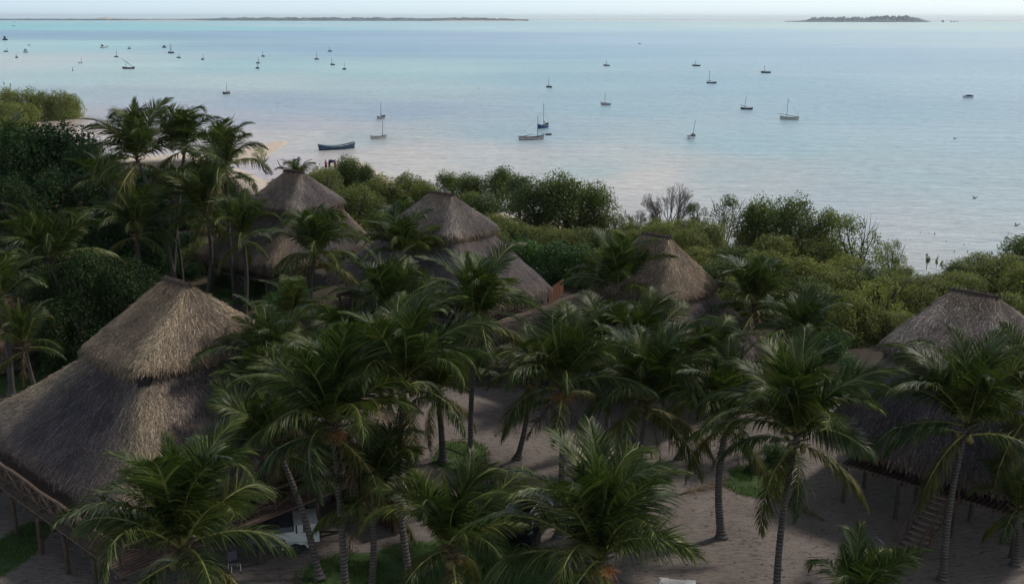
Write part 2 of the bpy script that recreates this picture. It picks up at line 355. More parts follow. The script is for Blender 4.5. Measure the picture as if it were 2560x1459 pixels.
island('island','',1960,2325,[(1960,.4),(2010,2.5),(2035,8),(2130,8.5),(2160,8),(2200,11),(2225,13),(2260,10.5),(2290,9.5),(2310,4),(2325,.3)],7600,M['farland'],500)
island('sand_dune','',225,300,[(225,.3),(245,3),(265,6),(285,4),(300,.3)],8600,M['fardune'],120)
island('far_beach','',1080,1320,[(1080,.3),(1150,1.6),(1300,1.2),(1320,.2)],7700,M['fardune'],60)
island('far_beach','',300,520,[(300,.3),(400,1.6),(520,.5)],7700,M['fardune'],60)
for u,wd,h in ((2356,8,4),(2377,5,3.5),(2385,6,3),(2393,3,3)):
    island('rocky_islet','',u-wd/2,u+wd/2,[(u-wd/2,.2),(u,h),(u+wd/2,.2)],7600,M['farland'],15)
# sand dunes showing through the scrub of the far hill
# ------------------------------------------------------------------ palms
def frond_mesh(name,Ln,a0,a1,droop,seed,mats,pw=1.3,vee=.35,nl=98,pet=.12,lmax=.3,ragged=.1):
    rg=np.random.RandomState(seed); ns=26
    t=np.linspace(0,1,ns+1); ang=np.radians(a0+(a1-a0)*t**pw)+.02*rg.randn(ns+1)
    side=rg.uniform(-.25,.25)*t**2; seg=Ln/ns
    pts=np.zeros((ns+1,3))
    for k in range(ns):
        pts[k+1]=pts[k]+seg*np.array([math.cos(ang[k])*math.cos(side[k]),math.cos(ang[k])*math.sin(side[k]),math.sin(ang[k])])
    V=[];F=[];mi=[]
    # rachis
    for k in range(ns+1):
        T=pts[min(k+1,ns)]-pts[max(k-1,0)]; T/=np.linalg.norm(T); S=np.cross([0,0,1],T); 
        S=S/ (np.linalg.norm(S)+1e-9) if np.linalg.norm(S)>.05 else np.array([0,1.,0]); U=np.cross(T,S)
        r=.045*(1-t[k])**.8+.006
        for q in range(4): 
            a=q*math.pi/2; V.append(pts[k]+r*(math.cos(a)*S*1.3+math.sin(a)*U))
    for k in range(ns):
        for q in range(4): F.append((k*4+q,k*4+(q+1)%4,k*4+4+(q+1)%4,k*4+4+q)); mi.append(1)
    for sgn in (-1,1):
        for k in range(nl):
            if rg.rand()<ragged*.4: continue
            tt=pet+(1-pet)*(k+rg.rand()*.6)/nl; x=tt*ns; i0=min(int(x),ns-1); p=pts[i0]+(pts[i0+1]-pts[i0])*(x-i0)
            T=pts[i0+1]-pts[i0]; T/=np.linalg.norm(T); S=np.array([-math.sin(side[i0]),math.cos(side[i0]),0.]); U=np.cross(T,S); 
            s_=(tt-pet)/(1-pet)
            ll=Ln*lmax*(.45+.55*math.sin(min(1,s_*1.9)*math.pi/2))*(1-.72*max(0,s_-.5)/.5*1.0)*(1+.12*rg.randn()*.7)
            al=R(62)*(1-s_)+R(22)*s_; al+=rg.randn()*ragged
            be=vee+rg.randn()*ragged*1.4
            d=math.cos(al)*T+math.sin(al)*(sgn*math.cos(be)*S+math.sin(be)*U)
            gr=droop*(.8+.4*rg.rand()); w0=.027*(1.1-.4*s_)*Ln/4.8
            nseg=4; q=p.copy(); base=len(V); 
            wv=T-d*np.dot(T,d); wv/=np.linalg.norm(wv)+1e-9
            for j in range(nseg+1):
                wj=w0*(.75,1,.95,.62,.08)[j]
                wv=T-d*np.dot(T,d); wv/=np.linalg.norm(wv)+1e-9
                V.append(q-wv*wj); V.append(q+wv*wj)
                q=q+d*ll/nseg; d=d+np.array([0,0,-gr]); d/=np.linalg.norm(d)
            for j in range(nseg): F.append((base+2*j,base+2*j+1,base+2*j+3,base+2*j+2)); mi.append(0)
    me=bpy.data.meshes.new(name); me.from_pydata([tuple(map(float,v)) for v in V],[],F)
    for m in mats: me.materials.append(m)
    me.polygons.foreach_set('material_index',mi); me.update(); return me
FG=[M['frond'],M['rachis']]; FO=[M['frond_old'],M['rachis']]; FD=[M['frond_dead'],M['frond_dead']]
FR={'spear':[frond_mesh('frond',3.9,88,80,.03,1,FG,vee=.15,lmax=.24,ragged=.05),frond_mesh('frond',4.3,86,58,.07,2,FG,1.8,.2,lmax=.24,ragged=.06)],
'up':[frond_mesh('frond',4.8,82,20,.12,3,FG,2.,.25,),frond_mesh('frond',5.0,76,-10,.17,4,FG,1.9,.2),frond_mesh('frond',4.7,80,-60,.2,5,FG,2.6,.2),frond_mesh('frond',4.9,72,8,.15,20,FG,1.6,.3)],
'high':[frond_mesh('frond',5.0,58,-30,.22,6,FG,1.5,.2),frond_mesh('frond',4.8,52,-55,.28,7,FG,1.7,.1),frond_mesh('frond',5.1,62,-15,.2,8,FG,1.4,.3,ragged=.16),frond_mesh('frond',4.7,48,-70,.25,21,FG,2.1,.15)],
'mid':[frond_mesh('frond',4.9,30,-50,.34,9,FG,1.2,.0),frond_mesh('frond',4.6,22,-75,.4,10,FG,1.3,.0,ragged=.18),frond_mesh('frond',4.8,36,-40,.3,11,FG,1.2,.1)],
'low':[frond_mesh('frond',4.5,-2,-75,.4,12,FO,1.0,-.1,ragged=.15),frond_mesh('frond',4.3,8,-70,.42,13,FG,1.1,-.1,ragged=.2),frond_mesh('frond',4.4,-15,-82,.4,14,FO,.9,-.1,ragged=.2)],
'dead':[frond_mesh('dead_frond',3.6,-35,-88,.5,15,FD,.7,-.2,ragged=.35,nl=50),frond_mesh('dead_frond',3.2,-55,-89,.5,16,FD,.7,-.2,ragged=.4,nl=45)]}
fmb=MB()
for k in range(26):
    a=k*2.4; r=.3+.25*(k%5)/4; fmb.tube([(0,0,0),(math.cos(a)*r*.6,math.sin(a)*r*.6,.1),(math.cos(a)*r,math.sin(a)*r,-.12-.1*(k%3))],[.022,.016,.008],4)
fo_=fmb.build('flower_stalk',M['flower']); FLOWER=fo_.data; bpy.data.objects.remove(fo_)
cmb=MB(); cmb.lathe([(.02,-.17),(.09,-.14),(.135,-.03),(.13,.06),(.07,.15),(.02,.17)],10)
co_=cmb.build('coconut',M['coconut'],smooth=True); COCO=co_.data; bpy.data.objects.remove(co_)
PG='coconut palms among the thatched huts'
def palm(label,crown,base=None,s=1.,n=32,flower=False,dead=1,seed=0,coco=5,tr=.17,open_=0.,low=1.):
    """crown/base world points"""
    rg=random.Random(seed*7+3)
    crown=Vector(crown)
    if base is None: base=Vector((crown.x+rg.uniform(-.8,.8),crown.y+rg.uniform(-.6,.6),0))
    base=Vector(base); base.z=gz(base.x,base.y)-.05
    t=thing('coconut_palm',label,'palm tree',base,0,PG)
    c=crown-base; H_=c.length; pts=[];rad=[]
    nn=max(14,int(H_/.16)); b0=Vector((rg.uniform(-.35,.35),rg.uniform(-.35,.35),0))*min(1,H_/8)
    for k in range(nn+1):
        q=k/nn; p=c*q+b0*math.sin(q*math.pi)*1.2; p.z=c.z*q
        r=tr*(1-.42*q)+.16*max(0,1-q*H_/.7)**2; r*=1.06 if k%2 else .98
        pts.append(p); rad.append(r)
    mb=MB(); mb.tube(pts,rad,10); mb.build('trunk',M['ptrunk'],t,smooth=True)
    # fibrous crown shaft
    mb=MB(); 
    for k in range(16):
        a=k*2.4; el=.2+.9*(k%4)/4; d=Vector((math.cos(a)*math.cos(el),math.sin(a)*math.cos(el),math.sin(el)))
        o_=c+Vector((0,0,-.55+.05*k)); mb.tube([o_,o_+d*.28,o_+d*.62],[.07,.055,.03],5)
    mb.build('leaf_base',M['frond_dead'],t)
    fid=0
    def fr(cls,yaw,sc,tilt=0):
        me=rg.choice(FR[cls]); o=link('dead_frond' if cls=='dead' else 'frond',me,t,c+Vector((0,0,rg.uniform(-.1,.1)-(.45 if cls in('dead','low') else 0))))
        o.rotation_euler=(rg.gauss(0,.28),-tilt+.1*math.cos(yaw-2.6),yaw); k=s*sc*.99; o.scale=(k*rg.uniform(.88,1.1),k*rg.choice((-1,1))*rg.uniform(.85,1.1),k*rg.uniform(.9,1.1)); return o
    yaw=rg.uniform(0,6.28); n=int(n*.95)
    for k in range(n):
        yaw+=2.3999+rg.uniform(-.15,.15); q=k/n
        q=q+open_*(1-q)
        cls='spear' if q<.12 else 'up' if q<.5 else 'high' if q<.72 else 'mid' if q<.86 else 'low'
        if cls=='low' and low<1 and rg.random()>low: cls='mid'
        fr(cls,yaw,rg.uniform(.86,1.08)*(.92 if cls=='spear' else 1),rg.uniform(-.12,.12))
    for k in range(dead): fr('dead',rg.uniform(0,6.28),rg.uniform(.7,1))
    if coco:
        for k in range(coco):
            a=k*2.2+seed; o=link('coconut',COCO,t,c+Vector((math.cos(a)*.3,math.sin(a)*.3,-.5-.12*(k%2)))); o.rotation_euler=(rg.uniform(-.5,.5),rg.uniform(-.5,.5),0)
    if flower:
        for a in (4.2,5.4): o=link('flower_stalk',FLOWER,t,c+Vector((math.cos(a)*.4,math.sin(a)*.4,-.35))); o.rotation_euler=(.3,.2,a); o.scale=(.95,.95,.95)
    return t
def pc(u,v,z): return P(u,v,z)
def pl(label,cu,cv,z=None,b=None,D=None,**k):
    if b is not None and b[1] is not None:
        bp=P(b[0],b[1],.5); c=PD(cu,cv,D or bp.y); palm(label,c,bp,**k)
    else:
        c=P(cu,cv,z) if z is not None else PD(cu,cv,D)
        bp=None
        if b is not None: bp=Vector((c.x+b[0],c.y+(b[2] if len(b)>2 else 0),0))
        palm(label,c,bp,**k)
pl('big front palm at lower left, before the slatted deck of the largest hut',455,1372,z=8,b=(.3,None),seed=1,s=.98,n=30,dead=2,coco=4)
pl('tall centre-left palm with orange flower stalks, ringed trunk running down to the lawn',832,1062,z=8.8,b=(.5,None,-1.5),seed=2,s=1.02,n=34,flower=True,dead=1)
pl('leaning palm with bent trunk beside the white trailer',690,1112,z=6.4,b=(2.,None,-1.5),seed=3,s=.86,n=24,flower=True,dead=2,low=1.3)
pl('palm with thick ringed trunk on the lawn right of the white barrels',1012,950,z=9.9,b=(.5,None,-2.5),seed=4,s=.95,n=32)
pl('short shaggy palm with hanging skirt at the left edge of the pale sand path',1092,975,b=(1108,1152),seed=5,s=.82,n=30,dead=3,tr=.2)
pl('tall palm in front of the middle hut, trunk crossing the pale sand path',1192,795,b=(1183,1265),seed=6,s=.93,n=28,coco=6)
pl('bright green palm at the bottom centre above the lawn, trunk hidden by its leaves',1130,1368,z=5.6,seed=17,s=.86,n=24,open_=.0,dead=1)
pl('large front palm at bottom centre with orange flower stalks above the sand yard',1497,1395,z=7.4,seed=18,s=1.02,n=30,flower=True,dead=2)
pl('palm with short dark trunk standing alone in the middle of the sand yard',1820,1045,b=(1805,1345),seed=9,s=.86,n=28,dead=2,tr=.21)
pl('tall palm with slender grey trunk leaning in from the bottom right of the yard',1992,1085,z=8.4,b=(-.6,None,-1.),seed=10,s=1.,n=34,coco=6)
pl('wide palm in front of the wooden staircase with yellowing lower leaves',2418,1060,b=(2358,1448),seed=11,s=1.,n=30,low=1.5,dead=1)
pl('young palm cut off by the bottom edge left of the staircase foot',2150,1545,z=5.0,seed=12,s=.74,n=22,dead=0,coco=0)
pl('small young palm at the right edge behind the staircase palm',2548,1270,b=(2538,1412),seed=13,s=.62,n=18,dead=0,coco=0,tr=.14)
pl('palm with bright orange flower stalks over the middle of the sand yard',1405,968,b=(1397,1342),seed=14,s=.94,n=30,flower=True,dead=3)
pl('full dark palm just right of centre with a folded upright leaf at its heart',1618,1005,b=(1615,1318),seed=15,s=1.02,n=34)
pl('palm rising in front of the ridge of the hut right of centre',1548,722,z=7.9,seed=16,s=.88,n=26)
pl('palm covering the front left face of the hut right of centre',1600,880,z=7.4,seed=17,s=.84,n=26)
pl('palm right of the hut right of centre, against the olive mangroves',1885,762,z=6.8,seed=18,s=.84,n=26)
pl('palm behind the slender leaning palm, left of the rightmost hut',2008,842,z=7.2,seed=19,s=.7,n=22)
pl('small palm at the left foot of the middle hut roof with a bright green heart',1010,632,z=7.4,seed=20,s=.84,n=28)
pl('young palm whose upright leaves stand in the gap between the two rear huts',1012,562,z=4.2,seed=21,s=.8,n=16,coco=0)
pl('dark upright palm in front of the rear left hut roof',785,640,z=8.2,seed=22,s=.98,n=30,low=1.5)
pl('dense palm below the left side of the middle hut',975,775,z=8.6,seed=23,s=.86,n=30)
pl('palm with straight trunk left of the rear left hut',608,592,b=(611,798),seed=24,s=.86,n=24,tr=.2)
pl('dark palm with stout pale ringed trunk in front of the left palm cluster',512,530,b=(517,748),seed=25,s=1.18,n=30,low=1.4,tr=.22)
pl('leftmost tall palm of the cluster standing above the sea on the left',342,398,D=90,b=(2.6,None,0),seed=26,s=1.2,n=24,tr=.2)
pl('middle and tallest palm of the cluster standing above the sea on the left',462,366,D=95,b=(-1.6,None,-2),seed=27,s=1.02,n=24,tr=.2)
pl('rightmost palm of the sea-edge cluster with a curved trunk',566,418,D=88,b=(-.6,None,2),seed=28,s=1.14,n=24,tr=.18)
pl('yellowish low palm left of the row of slim trunks',342,580,z=7.6,b=(1.,None,0),seed=29,s=.98,n=26,low=1.6)
pl('dark palm at the far left in front of the broad-leaved trees',128,650,z=7.4,seed=30,s=1.1,n=28,coco=0)
pl('palm cut by the left edge with a bare leaning trunk',4,742,b=(30,988),seed=31,s=.9,n=24,low=1.5,tr=.22)
pl('far palm at the left edge before the mangrove point',22,372,D=120,seed=32,s=.9,n=20,coco=0)
pl('dark palm half hiding the right side of the largest hut roof',680,915,z=7.8,seed=33,s=.84,n=26)
pl('palm whose upright leaves show above the ridge of the rear left hut',745,452,z=9.2,seed=34,s=.62,n=14,coco=0,dead=0)
pl('low palm between the sand yard and the hut right of centre',1500,880,z=6.8,seed=35,s=.84,n=26)
pl('palm below the middle hut, right of the tall palm before it',1325,940,z=5.6,seed=36,s=.62,n=22)
pl('palm at the right edge of the frame in front of the rightmost hut',2590,1010,z=7.6,seed=37,s=.86,n=26)
pl('low palm in the thicket left of the lone palm of the yard',1745,925,z=6.,seed=38,s=.8,n=24)
pl('low palm between the largest hut and the rear left hut',735,800,z=6.,seed=39,s=.8,n=22)
pl('low dark palm in the shade right of the palm before the rear left hut',880,880,z=6.6,seed=40,s=.82,n=24)

pl('palm between the two front palms at bottom centre left',930,1240,z=5.4,seed=53,s=.8,n=22)
pl('dark palm behind the tall palm with orange flower stalks, over the big hut corner',740,1000,z=7.2,seed=55,s=.86,n=24)
pl('far palm left of the tall cluster above the glossy trees',262,470,z=9.5,seed=56,s=.9,n=22,coco=0)
pl('palm filling the gap right of the tall left cluster',430,500,z=8.8,seed=57,s=.85,n=22)
pl('low palm at the left edge under the bare trunk palm crown',60,860,z=4.6,seed=58,s=.7,n=18,coco=0)

# ------------------------------------------------------------------ thatched huts
def rrect(hx,hy,rad,ns=22,na=7):
    """rounded rectangle outline, counter-clockwise; same point count for any size"""
    rad=min(rad,hx*.98,hy*.98); pts=[]; cs=[(hx-rad,-(hy-rad),-90),(hx-rad,hy-rad,0),(-(hx-rad),hy-rad,90),(-(hx-rad),-(hy-rad),180)]
    for k,(cx,cy,a0) in enumerate(cs):
        for j in range(na): 
            a=R(a0+90*j/(na-1)); pts.append((cx+rad*math.cos(a),cy+rad*math.sin(a)))
        nx=cs[(k+1)%4]; a=R(nx[2]); p0=pts[-1]; p1=(nx[0]+rad*math.cos(a),nx[1]+rad*math.sin(a))
        for j in range(1,ns): pts.append((p0[0]+(p1[0]-p0[0])*j/ns,p0[1]+(p1[1]-p0[1])*j/ns))
    return np.array(pts)
def corner_w(n_,ns=22,na=7,hw=5.5):
    w_=np.zeros(n_); per=na+ns-1
    for k in range(4):
        for j in range(per): 
            d=abs(j-(na-1)/2); d=min(d,per-d+ (na-1)/2*0); w_[k*per+j]=max(w_[k*per+j],math.exp(-(d/hw)**2))
            d2=per-j+(na-1)/2; w_[k*per+j]=max(w_[k*per+j],math.exp(-(d2/hw)**2))
    return w_
def roof_tier(name,parent,rings,tint_face,tint_hip,tint_edge,nstraw,seed,slen=.5,fringe=1.,edgew=.12,lump=.05):
    """rings: (hx,hy,rad,z,cx,cy) from top to lower edge; the last two rings are the hanging eave"""
    rg=np.random.RandomState(seed); nstraw=int(nstraw*1.5)
    # subdivide between rings
    RR=[]
    for a,b,m in zip(rings[:-1],rings[1:],[r[6] for r in rings[1:]]):
        for j in range(m): q=j/m; RR.append([a[i]*(1-q)+b[i]*q for i in range(6)])
    RR.append(list(rings[-1][:6]))
    G=np.array([np.concatenate([rrect(r[0],r[1],r[2])+[r[4],r[5]],np.full((116-4,1),r[3])],1) if False else np.column_stack([rrect(r[0],r[1],r[2])[:,0]+r[4],rrect(r[0],r[1],r[2])[:,1]+r[5],np.full(len(rrect(r[0],r[1],r[2])),r[3])]) for r in RR])
    m,n_,_=G.shape; cw=corner_w(n_)
    sv=np.linspace(0,1,m)[:,None]
    G[:,:,2]+=lump*(vnoise(G[:,:,0]*1.0+seed,G[:,:,1],1.1,seed)-.5)*2*np.minimum(1,sv*3)
    G[:-2,:,2]+=.10*cw[None,:]*np.minimum(1,sv[:-2]*2)      # thicker thatch along the hips
    T=tint_face[None,None,:]*(1-cw[None,:,None])+tint_hip[None,None,:]*cw[None,:,None]
    ew=np.clip((sv-(1-edgew*2))/(edgew*1.2),0,1)[...,None]; T=T*(1-ew)+tint_edge*ew
    tw=np.clip(1-sv/.22,0,1)[...,None]*.6; T=T*(1-tw)+tint_edge*1.1*tw
    T=np.broadcast_to(T,G.shape)*(.85+.3*vnoise(G[:,:,0],G[:,:,1],2.2,seed+3))[...,None]
    i=np.arange((m-1)*n_); r=i//n_; c=i%n_; c1=(c+1)%n_
    F=np.stack([r*n_+c,(r+1)*n_+c,(r+1)*n_+c1,r*n_+c1],1)
    V=[G.reshape(-1,3)]; FF=[F]; TT=[T.reshape(-1,3)]; base=len(V[0])
    # straws laid on the slope
    A=G[r,c];B=G[r+1,c];C=G[r+1,c1];D_=G[r,c1]
    area=np.linalg.norm(np.cross(B-A,D_-A),axis=1); pr=area/area.sum(); k=rg.choice(len(F),nstraw,p=pr)
    s_=rg.rand(nstraw,1); t_=rg.rand(nstraw,1)
    pos=A[k]*(1-s_)*(1-t_)+B[k]*s_*(1-t_)+C[k]*s_*t_+D_[k]*(1-s_)*t_
    down=(B[k]-A[k])*(1-t_)+(C[k]-D_[k])*t_; down/=np.linalg.norm(down,axis=1)[:,None]+1e-9
    nrm=np.cross(B[k]-A[k],D_[k]-A[k]); nrm/=np.linalg.norm(nrm,axis=1)[:,None]+1e-9
    lat=np.cross(nrm,down); th=rg.randn(nstraw,1)*.28; d=down*np.cos(th)+lat*np.sin(th); l2=lat*np.cos(th)-down*np.sin(th)
    ln=slen*(.6+.8*rg.rand(nstraw,1)); wd=.008+.01*rg.rand(nstraw,1); lift=.02+.05*rg.rand(nstraw,1)
    p0=pos+nrm*.012; p1=pos+d*ln+nrm*lift
    SV=np.stack([p0-l2*wd,p0+l2*wd,p1+l2*wd*.6,p1-l2*wd*.6],1).reshape(-1,3)
    tr_=T[r[k],c[k]]*np.exp(rg.randn(nstraw,1)*.38)
    V.append(SV); FF.append(base+np.arange(nstraw*4).reshape(-1,4)); TT.append(np.repeat(tr_,4,0)); base+=len(SV)
    # ragged fringe hanging from the eave
    nf=int(n_*14*fringe); 
    k=rg.randint(0,n_,nf); t_=rg.rand(nf,1); row=rg.randint(m-3,m,nf)
    a=G[row,k]*(1-t_)+G[row,(k+1)%n_]*t_; tan=G[-1,(k+1)%n_]-G[-1,k]; tan/=np.linalg.norm(tan,axis=1)[:,None]+1e-9
    cen=np.array([rings[-1][4],rings[-1][5]]); outw=np.column_stack([a[:,:2]-cen,np.zeros(nf)]); outw/=np.linalg.norm(outw,axis=1)[:,None]
    e_=a+outw*(.05+.12*rg.rand(nf,1))+np.array([0,0,-1])*(.25+.45*rg.rand(nf,1)**1.5)*min(1,fringe)+tan*rg.randn(nf,1)*.06
    a=a+outw*.03; wd=.018+.02*rg.rand(nf,1)
    SV=np.stack([a-tan*wd,a+tan*wd,e_+tan*wd*.4,e_-tan*wd*.4],1).reshape(-1,3)
    V.append(SV); FF.append(base+np.arange(nf*4).reshape(-1,4)); TT.append(np.repeat(tint_edge[None,:]*np.exp(rg.randn(nf,1)*.4),4,0))
    o=mesh(name,np.concatenate(V),np.concatenate(FF),M['thatch'],parent); col_attr(o.data,'tint',np.clip(np.concatenate(TT),0,1)); return o
GREY=np.array((.17,.148,.152)); BROWN=np.array((.255,.198,.155)); GOLD=np.array((.44,.355,.26)); EDGE=np.array((.2,.15,.11)); GRAYL=np.array((.29,.255,.24))
HG='thatched huts on stilts with two-tier roofs'
def hut(label,q,ext=None,low_t=GREY,up_t=BROWN,hip_l=GOLD,hip_u=GOLD,ns=(9000,7000),rad=(1.1,.9),deck=None,walls=True,seed=0,wallmat='wall',slen=.5,deckz=2.75,stilts=3.0,curt=0,drape=.95):
    cx,cy,yaw,A,B,ze,a,b,zu,zr,r=q
    t=thing('thatched_hut',label,'hut',(cx,cy,0),yaw,HG)
    x0,x1,y0,y1=ext or (-A,A,-B,B); lx,ly=(x0+x1)/2,(y0+y1)/2; A,B=(x1-x0)/2,(y1-y0)/2
    # lower tier (slightly concave), then hanging edge
    ta,tb=a-.35,b-.35; rings=[(ta,tb,.5,zu-.1,0,0,0)]
    for q_ in (.5,1.): rings.append((ta+(A-ta)*q_,tb+(B-tb)*q_,.5+(rad[0]-.5)*q_,(zu-.1)+(ze+.15-zu+.1)*q_+(-.12 if q_==.5 else 0),lx*q_,ly*q_,11))
    rings.append((A+.1,B+.1,rad[0],ze-.02,lx,ly,2)); rings.append((A+.02,B+.02,rad[0],ze-.35,lx,ly,1))
    roof_tier('lower_roof',t,rings,low_t,hip_l,low_t*.5+EDGE*.6,ns[0],seed+1,slen)
    rings=[(r,.1,.08,zr,0,0,0)]
    for q_ in (.5,1.): rings.append((r+(a-r)*q_,.1+(b-.1)*q_,.1+(rad[1]-.1)*q_,zr+(zu+.36-zr)*q_+(-.04 if q_==.5 else 0),0,0,9))
    rings.append((a+.22,b+.22,rad[1]+.1,zu+.1,0,0,3)); rings.append((a+.2,b+.2,rad[1]+.1,zu+.5-drape,0,0,3)); rings.append((a+.05,b+.05,rad[1],zu+.3-drape,0,0,1))
    roof_tier('upper_roof',t,rings,up_t,hip_u,EDGE,ns[1],seed+2,slen,fringe=1.2,edgew=.16)
    # ridge cap: bundled thatch under a pole
    mb=MB(); mb.tube([(-r-.12,0,zr+.0),(0,0,zr+.03),(r+.12,0,zr+.0)],[.13,.15,.13],8)
    for k in range(12): x=-r-.1+(2*r+.2)*k/11; mb.tube([(x,-.2,zr-.1),(x+.03,0,zr+.17+.03*(k%3)),(x,.2,zr-.1)],.035,5)
    mb.build('ridge_cap',M['wood'],t)
    d0=deck or (x0+1.5,x1-1.2,y0+.25,y1-1.2)
    mb=MB(); mb.box(((d0[0]+d0[1])/2,(d0[2]+d0[3])/2,deckz-.05),((d0[1]-d0[0])/2,(d0[3]-d0[2])/2,.05))
    for k in range(int((d0[1]-d0[0])/1.5)+1): x=min(d0[0]+.1+k*1.5,d0[1]-.1); mb.beam((x,d0[2]-.1,deckz-.2),(x,d0[3]+.1,deckz-.2),.1,.18)
    mb.build('deck',M['deck'],t)
    # stilts
    nx=max(2,round((d0[1]-d0[0])/stilts)+1); ny=max(2,round((d0[3]-d0[2])/stilts)+1)
    c_,s_=math.cos(yaw),math.sin(yaw)
    for i in range(nx):
        for j in range(ny):
            x=d0[0]+.15+(d0[1]-d0[0]-.3)*i/(nx-1); y=d0[2]+.15+(d0[3]-d0[2]-.3)*j/(ny-1)
            wx_,wy_=cx+c_*x-s_*y,cy+s_*x+c_*y; z0=gz(wx_,wy_)-.1
            tall=ze+.1 if (0<i<nx-1 or 0<j<ny-1) and False else deckz-.3
            mb=MB(); mb.tube([(x,y,z0),(x+.03,y,(z0+tall)/2),(x,y,tall)],[.12,.105,.1],7); mb.build('stilt',M['wood'],t)
    if walls:
        wa,wb=A-1.6,B-1.6; x0w,x1w,y0w,y1w=lx-wa,lx+wa,ly-wb,ly+wb; zt=min(zu-.6,ze+1.1)
        W=mb=MB(); th=.06
        for (p,q2) in (((x0w,y0w),(x1w,y0w)),((x1w,y0w),(x1w,y1w)),((x1w,y1w),(x0w,y1w)),((x0w,y1w),(x0w,y0w))):
            mb.beam((p[0],p[1],(deckz+zt)/2),(q2[0],q2[1],(deckz+zt)/2),th*2,zt-deckz)
        wl=mb.build('wall',M[wallmat],t)
        for side in range(2):
            for k in (-.5,.15,.62):
                f=MB(); 
                if side==0: cx_,cy_=lx+wa*k,y0w-.07; f.box((cx_,cy_,deckz+1.0),(.45,.03,.5)); 
                else: cx_,cy_=x1w+.07,ly+wb*k; f.box((cx_,cy_,deckz+1.0),(.03,.45,.5))
                wn=f.build('window',M['glass'],t)
                f=MB()
                for dx in (-.46,.46):
                    if side==0: f.box((cx_+dx,cy_-.02,deckz+1.0),(.04,.05,.55))
                    else: f.box((cx_+.02,cy_+dx,deckz+1.0),(.05,.04,.55))
                f.build('frame',M['wood'],wn)
    return t,(cx,cy,yaw)
def railing(parent,a,b,h=1.05,n=None,mat='woodlight',xs=True,zdeck=2.8):
    a=Vector(a);b=Vector(b);L_=(b-a).length; n=n or max(2,round(L_/1.9))
    rg=random.Random(int(L_*100)); mb=MB(); up=Vector((0,0,1))
    pts=[a+(b-a)*(k/(n*2))+up*h+Vector((0,0,rg.uniform(-.05,.05))) for k in range(n*2+1)]
    mb.tube(pts,.075,8); mb.build('handrail',M[mat],parent)
    mb=MB(); 
    for k in range(n+1): p=a+(b-a)*k/n; mb.tube([p-up*.3,p+up*h],.06,6)
    for k in range(n):
        p,q=a+(b-a)*k/n,a+(b-a)*(k+1)/n
        mb.tube([p+up*.08,q+up*(h-.1)],.035,5); mb.tube([q+up*.08,p+up*(h-.1)],.035,5); m_=(p+q)/2; mb.tube([m_+up*.05,m_+up*h],.03,5)
    mb.tube([a+up*.3,b+up*.3],.03,5)
    mb.build('baluster_frame',M['wood'],parent)
H1q=[-17.32,52.08,-0.75,8.66,7.79,4.18,3.08,3.77,8.5,11.78,1.1]
h1,_=hut('largest thatched hut at lower left with golden hip and long slatted deck',H1q,ns=(42000,26000),deck=(-9.8,10.2,-9.1,4.3),seed=10,slen=.55,up_t=BROWN*1.12,low_t=GREY*np.array((.8,.8,.88)),drape=1.0,rad=(1.3,1.0),hip_u=GOLD*.95)
railing(h1,(9.7,-8.9,2.8),(-9.6,-8.9,2.8)); railing(h1,(9.9,-8.8,2.8),(9.9,4.2,2.8),mat='wood')
# dark gap where the eave thatch is torn at the front corner
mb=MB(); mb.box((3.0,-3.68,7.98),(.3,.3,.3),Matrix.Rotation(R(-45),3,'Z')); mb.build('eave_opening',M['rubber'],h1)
H2q=[-20.0,95.02,-0.58,5.5,6.78,4.16,3.0,3.34,8.37,11.33,1.06]
hut('rear left thatched hut by the beach, palm leaves above its ridge',H2q,ext=(-6.5,3.7,-6.8,6.8),ns=(16000,12000),seed=20,up_t=GREY*1.05,low_t=GREY,hip_u=GRAYL*1.15,hip_l=BROWN*1.2)
H3q=[-5.71,83.23,-0.68,8.5,4.3,4.17,3.5,2.8,8.5,11.24,1.15]
h3,_=hut('middle thatched hut with small holes near its ridge and an orange balcony end',H3q,ext=(-8.8,8.8,-5.4,3.6),ns=(16000,13000),seed=30,up_t=GRAYL*.85,low_t=GREY,hip_u=GRAYL*1.2,hip_l=GREY*1.3)
H4q=[9.44,66.81,-0.73,9.9,5.5,4.25,3.0,2.7,8.0,11.22,.97]
hut('thatched hut right of centre with straw-coloured right face, half behind palms',H4q,ext=(-9.9,6.6,-5.5,4.6),ns=(16000,20000),seed=40,up_t=BROWN*1.25,low_t=GREY,hip_u=GOLD*.9,hip_l=GOLD*.8)
H5q=[24.0,52.23,-0.75,6.5,7.4,4.15,3.1,3.74,8.5,11.19,1.14]
h5,_=hut('rightmost thatched hut above the open wooden staircase',H5q,ext=(-4.9,6.5,-6.7,7.4),ns=(22000,20000),seed=50,up_t=GRAYL*.8,low_t=GREY*np.array((.85,.85,.92)),hip_u=GRAYL*1.25,hip_l=GREY,stilts=2.8,rad=(1.1,1.5))
# curtains and the orange balcony end of the middle hut
for k in range(3):
    p=P(1302+k*16,748-k*5,3.65); l=(Matrix.Rotation(-H3q[2],4,'Z')@(p-Vector((H3q[0],H3q[1],0))))
    mb=MB(); mb.box((0,0,0),(.22,.04,.5)); 
    for j in range(4): mb.box((-.16+.11*j,-.05,0),(.02,.02,.48))
    o=mb.build('curtain',M['curtain'],h3,loc=l)
a_=P(1372,742,3.4); b_=P(1406,716,3.4)
inv=Matrix.Rotation(-H3q[2],4,'Z')
la=inv@(a_-Vector((H3q[0],H3q[1],0))); lb=inv@(b_-Vector((H3q[0],H3q[1],0)))
mb=MB(); mb.beam(la,lb,.12,1.0); 
for k in range(12): p=la+(lb-la)*k/11; mb.box(p+Vector((0,0,.05)),(.07,.08,.55))
mb.build('balcony_panel',M['wallorange'],h3)
